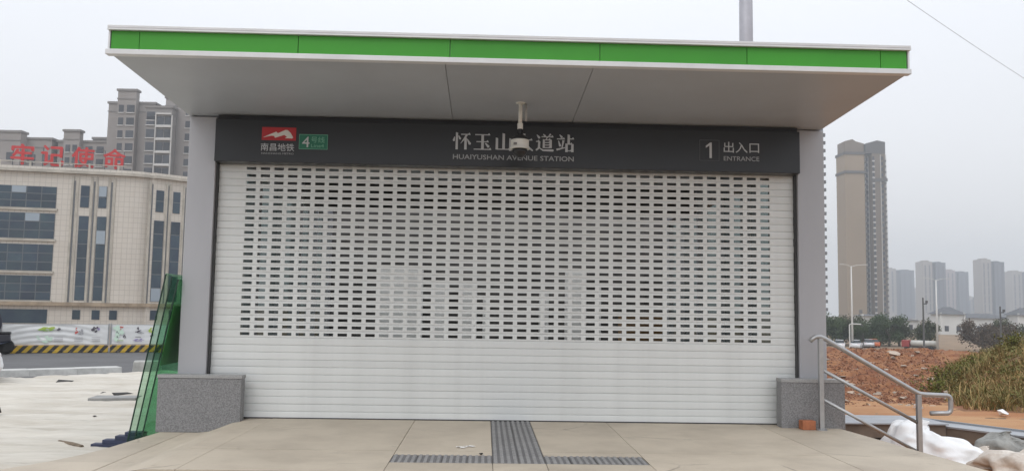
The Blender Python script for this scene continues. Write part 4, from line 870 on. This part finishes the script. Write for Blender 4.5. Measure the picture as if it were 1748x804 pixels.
MB().tube([(0, 0, 0), (0, 0, 4.0), (.3, 0, 4.15), (1.9, 0, 4.1)], .10, 7).build('pole', MT['lpost'], t); MB().box(1.8, 2.15, -.15, .15, 3.85, 4.1).build('camera_head', MT['dpole'], t)

# ------------------------------------------------------------------ trees
MT['leafA'] = mat('dark foliage', (.045, .075, .032), .7, col2=(.075, .105, .042), vs=.5, spec=.2); MT['leafB'] = mat('olive foliage', (.075, .085, .035), .7, col2=(.05, .06, .028), vs=.5, spec=.2); MT['leafC'] = mat('reddish brown foliage', (.11, .075, .05), .7, col2=(.075, .06, .04), vs=.5, spec=.2); MT['bark'] = mat('bark', (.09, .07, .05), .9)
def tree(lab, u, d, h, r_, m_, n=2600, seed=0):
    x, y, z = far(u, d); t = thing('tree', lab, 'tree', (x, y, z), 0, 'trees along the far road'); q = random.Random(seed+int(u*10))
    r_ *= 1.35; h *= 1.1; b = MB(); b.tube([(0, 0, 0), (.05, 0, h*.25), (0, .05, h*.55)], [.22, .17, .08], 7)
    cl = []
    for k in range(9):
        a = q.random()*6.28; rr = r_*q.uniform(.2, .75); zz = h*q.uniform(.24, .86)
        cl.append((math.cos(a)*rr, math.sin(a)*rr, zz, r_*q.uniform(.32, .5)*(1.1-.4*(zz/h-.4)))); b.tube([(0, 0, h*.3), (math.cos(a)*rr*.6, math.sin(a)*rr*.6, zz*.85)], [.08, .03], 5)
    b.build('trunk', MT['bark'], t)
    c = MB()
    for i in range(n):
        k = cl[i % 9]; dv = Vector((q.gauss(0, 1), q.gauss(0, 1), q.gauss(0, .8))).normalized()*k[3]*(q.random()**.45)*q.uniform(.8, 1.25)
        p = Vector((k[0], k[1], k[2]))+dv; s = q.uniform(.10, .2)
        a = Vector((q.gauss(0, 1), q.gauss(0, 1), q.gauss(0, 1))).normalized()*s; e_ = a.cross(Vector((q.gauss(0, 1), q.gauss(0, 1), q.gauss(0, 1)))).normalized()*s*.7
        c.add([p-a, p+e_, p+a, p-e_], [(0, 1, 2, 3)])
    c.build('crown', MT[m_], t)
for u, d, h, r_, m_, lab in ((-8.6, 10, 3.6, 1.8, 'leafB', 'small olive tree beside the right column'), (-5.9, 14, 4.9, 2.2, 'leafA', 'dark rounded tree left of the street lamp'), (-2.9, 12, 5.6, 2.7, 'leafA', 'tallest dark tree at the foot of the beige tower'), (-.4, 14, 4.9, 2.3, 'leafB', 'olive tree right of the tallest dark tree'), (1.8, 10, 4.0, 1.9, 'leafA', 'low dark tree in front of the white shed'), (4.6, 13, 4.8, 2.2, 'leafA', 'dark tree behind the red truck cab'), (7.4, 12, 5.1, 2.3, 'leafA', 'dense dark tree behind the white tank'), (10.2, 14, 4.6, 1.8, 'leafB', 'olive tree just right of the second street lamp'), (12.6, 8, 5.6, 2.0, 'leafB', 'loose olive tree in front of the peaked white house'), (14.8, -4, 4.3, 2.5, 'leafC', 'reddish brown bushy tree left of the weedy mound'), (17.8, -2, 4.0, 2.6, 'leafC', 'brown bushy tree behind the weedy mound'), (21.6, 0, 4.6, 2.4, 'leafB', 'olive tree at the right edge behind the mound'), (-7.4, 18, 4.6, 2.3, 'leafA', 'dark tree behind the utility pole by the column'), (-4.4, 19, 5.0, 2.4, 'leafA', 'dark tree directly behind the first street lamp'), (.6, 19, 4.7, 2.2, 'leafA', 'dark tree behind the orange car'), (3.2, 18, 4.6, 2.3, 'leafB', 'olive tree behind the second utility pole'), (9.0, 19, 4.8, 2.2, 'leafA', 'dark tree left of the second street lamp')):
    tree(lab, u, d, h, r_, m_, 3400)
# saplings standing on the mound
for k, (x, y, h, lab) in enumerate(((10.3, 9.6, .6, 'leafy green shrub on the crest of the weedy mound'), (11.3, 10.2, .55, 'green shrub right of centre on the mound crest'), (9.4, 8.2, .4, 'low green shrub on the left flank of the mound'), (12.5, 10.4, .45, 'yellowish shrub at the right edge of the mound'))):
    t = thing('shrub', lab, 'shrub', (x, y, mz(x, y)-.03), 0, 'shrubs on the mound'); q = random.Random(k)
    b = MB(); c = MB()
    for i in range(14):
        a = q.random()*6.28; l = q.uniform(.1, .55); tip = Vector((math.cos(a)*l, math.sin(a)*l, h*q.uniform(.6, 1.05))); b.tube([(0, 0, 0), tip*.5+Vector((0, 0, .05)), tip], [.008, .006, .003], 4)
        for j in range(46):
            p = tip*q.uniform(.25, 1.05)+Vector((q.gauss(0, .05), q.gauss(0, .05), q.gauss(0, .04))); s = q.uniform(.012, .032); aa_ = Vector((q.gauss(0, 1), q.gauss(0, 1), q.gauss(0, 1))).normalized()*s*1.5; ee = aa_.cross(Vector((q.gauss(0, 1), q.gauss(0, 1), 1))).normalized()*s*.6
            c.add([p-aa_, p+ee, p+aa_, p-ee], [(0, 1, 2, 3)])
    b.build('stems', MT['bark'], t); c.build('leaves', gm('shrub leaves %d' % k, (.12, .135, .03), (.19, .16, .045)), t)

# ------------------------------------------------------------------ haze
hz = MB().box(-398, 995, -58, 1348, -6, 104).build('haze', []) if False else None
b = MB().box(-398, 995, -58, 1348, -6.5, 106); HM = bpy.data.materials.new('haze air'); HM.use_nodes = True
HM.node_tree.nodes.clear(); ho = N(HM.node_tree, 'ShaderNodeOutputMaterial'); pvn = N(HM.node_tree, 'ShaderNodeVolumePrincipled')
pvn.inputs['Color'].default_value = (.90, .95, 1.0, 1); pvn.inputs['Density'].default_value = .00078; pvn.inputs['Anisotropy'].default_value = .2
HM.node_tree.links.new(pvn.outputs[0], ho.inputs['Volume'])
h = stuff(b.build('haze', HM)); h['label'] = 'pale haze in the air'
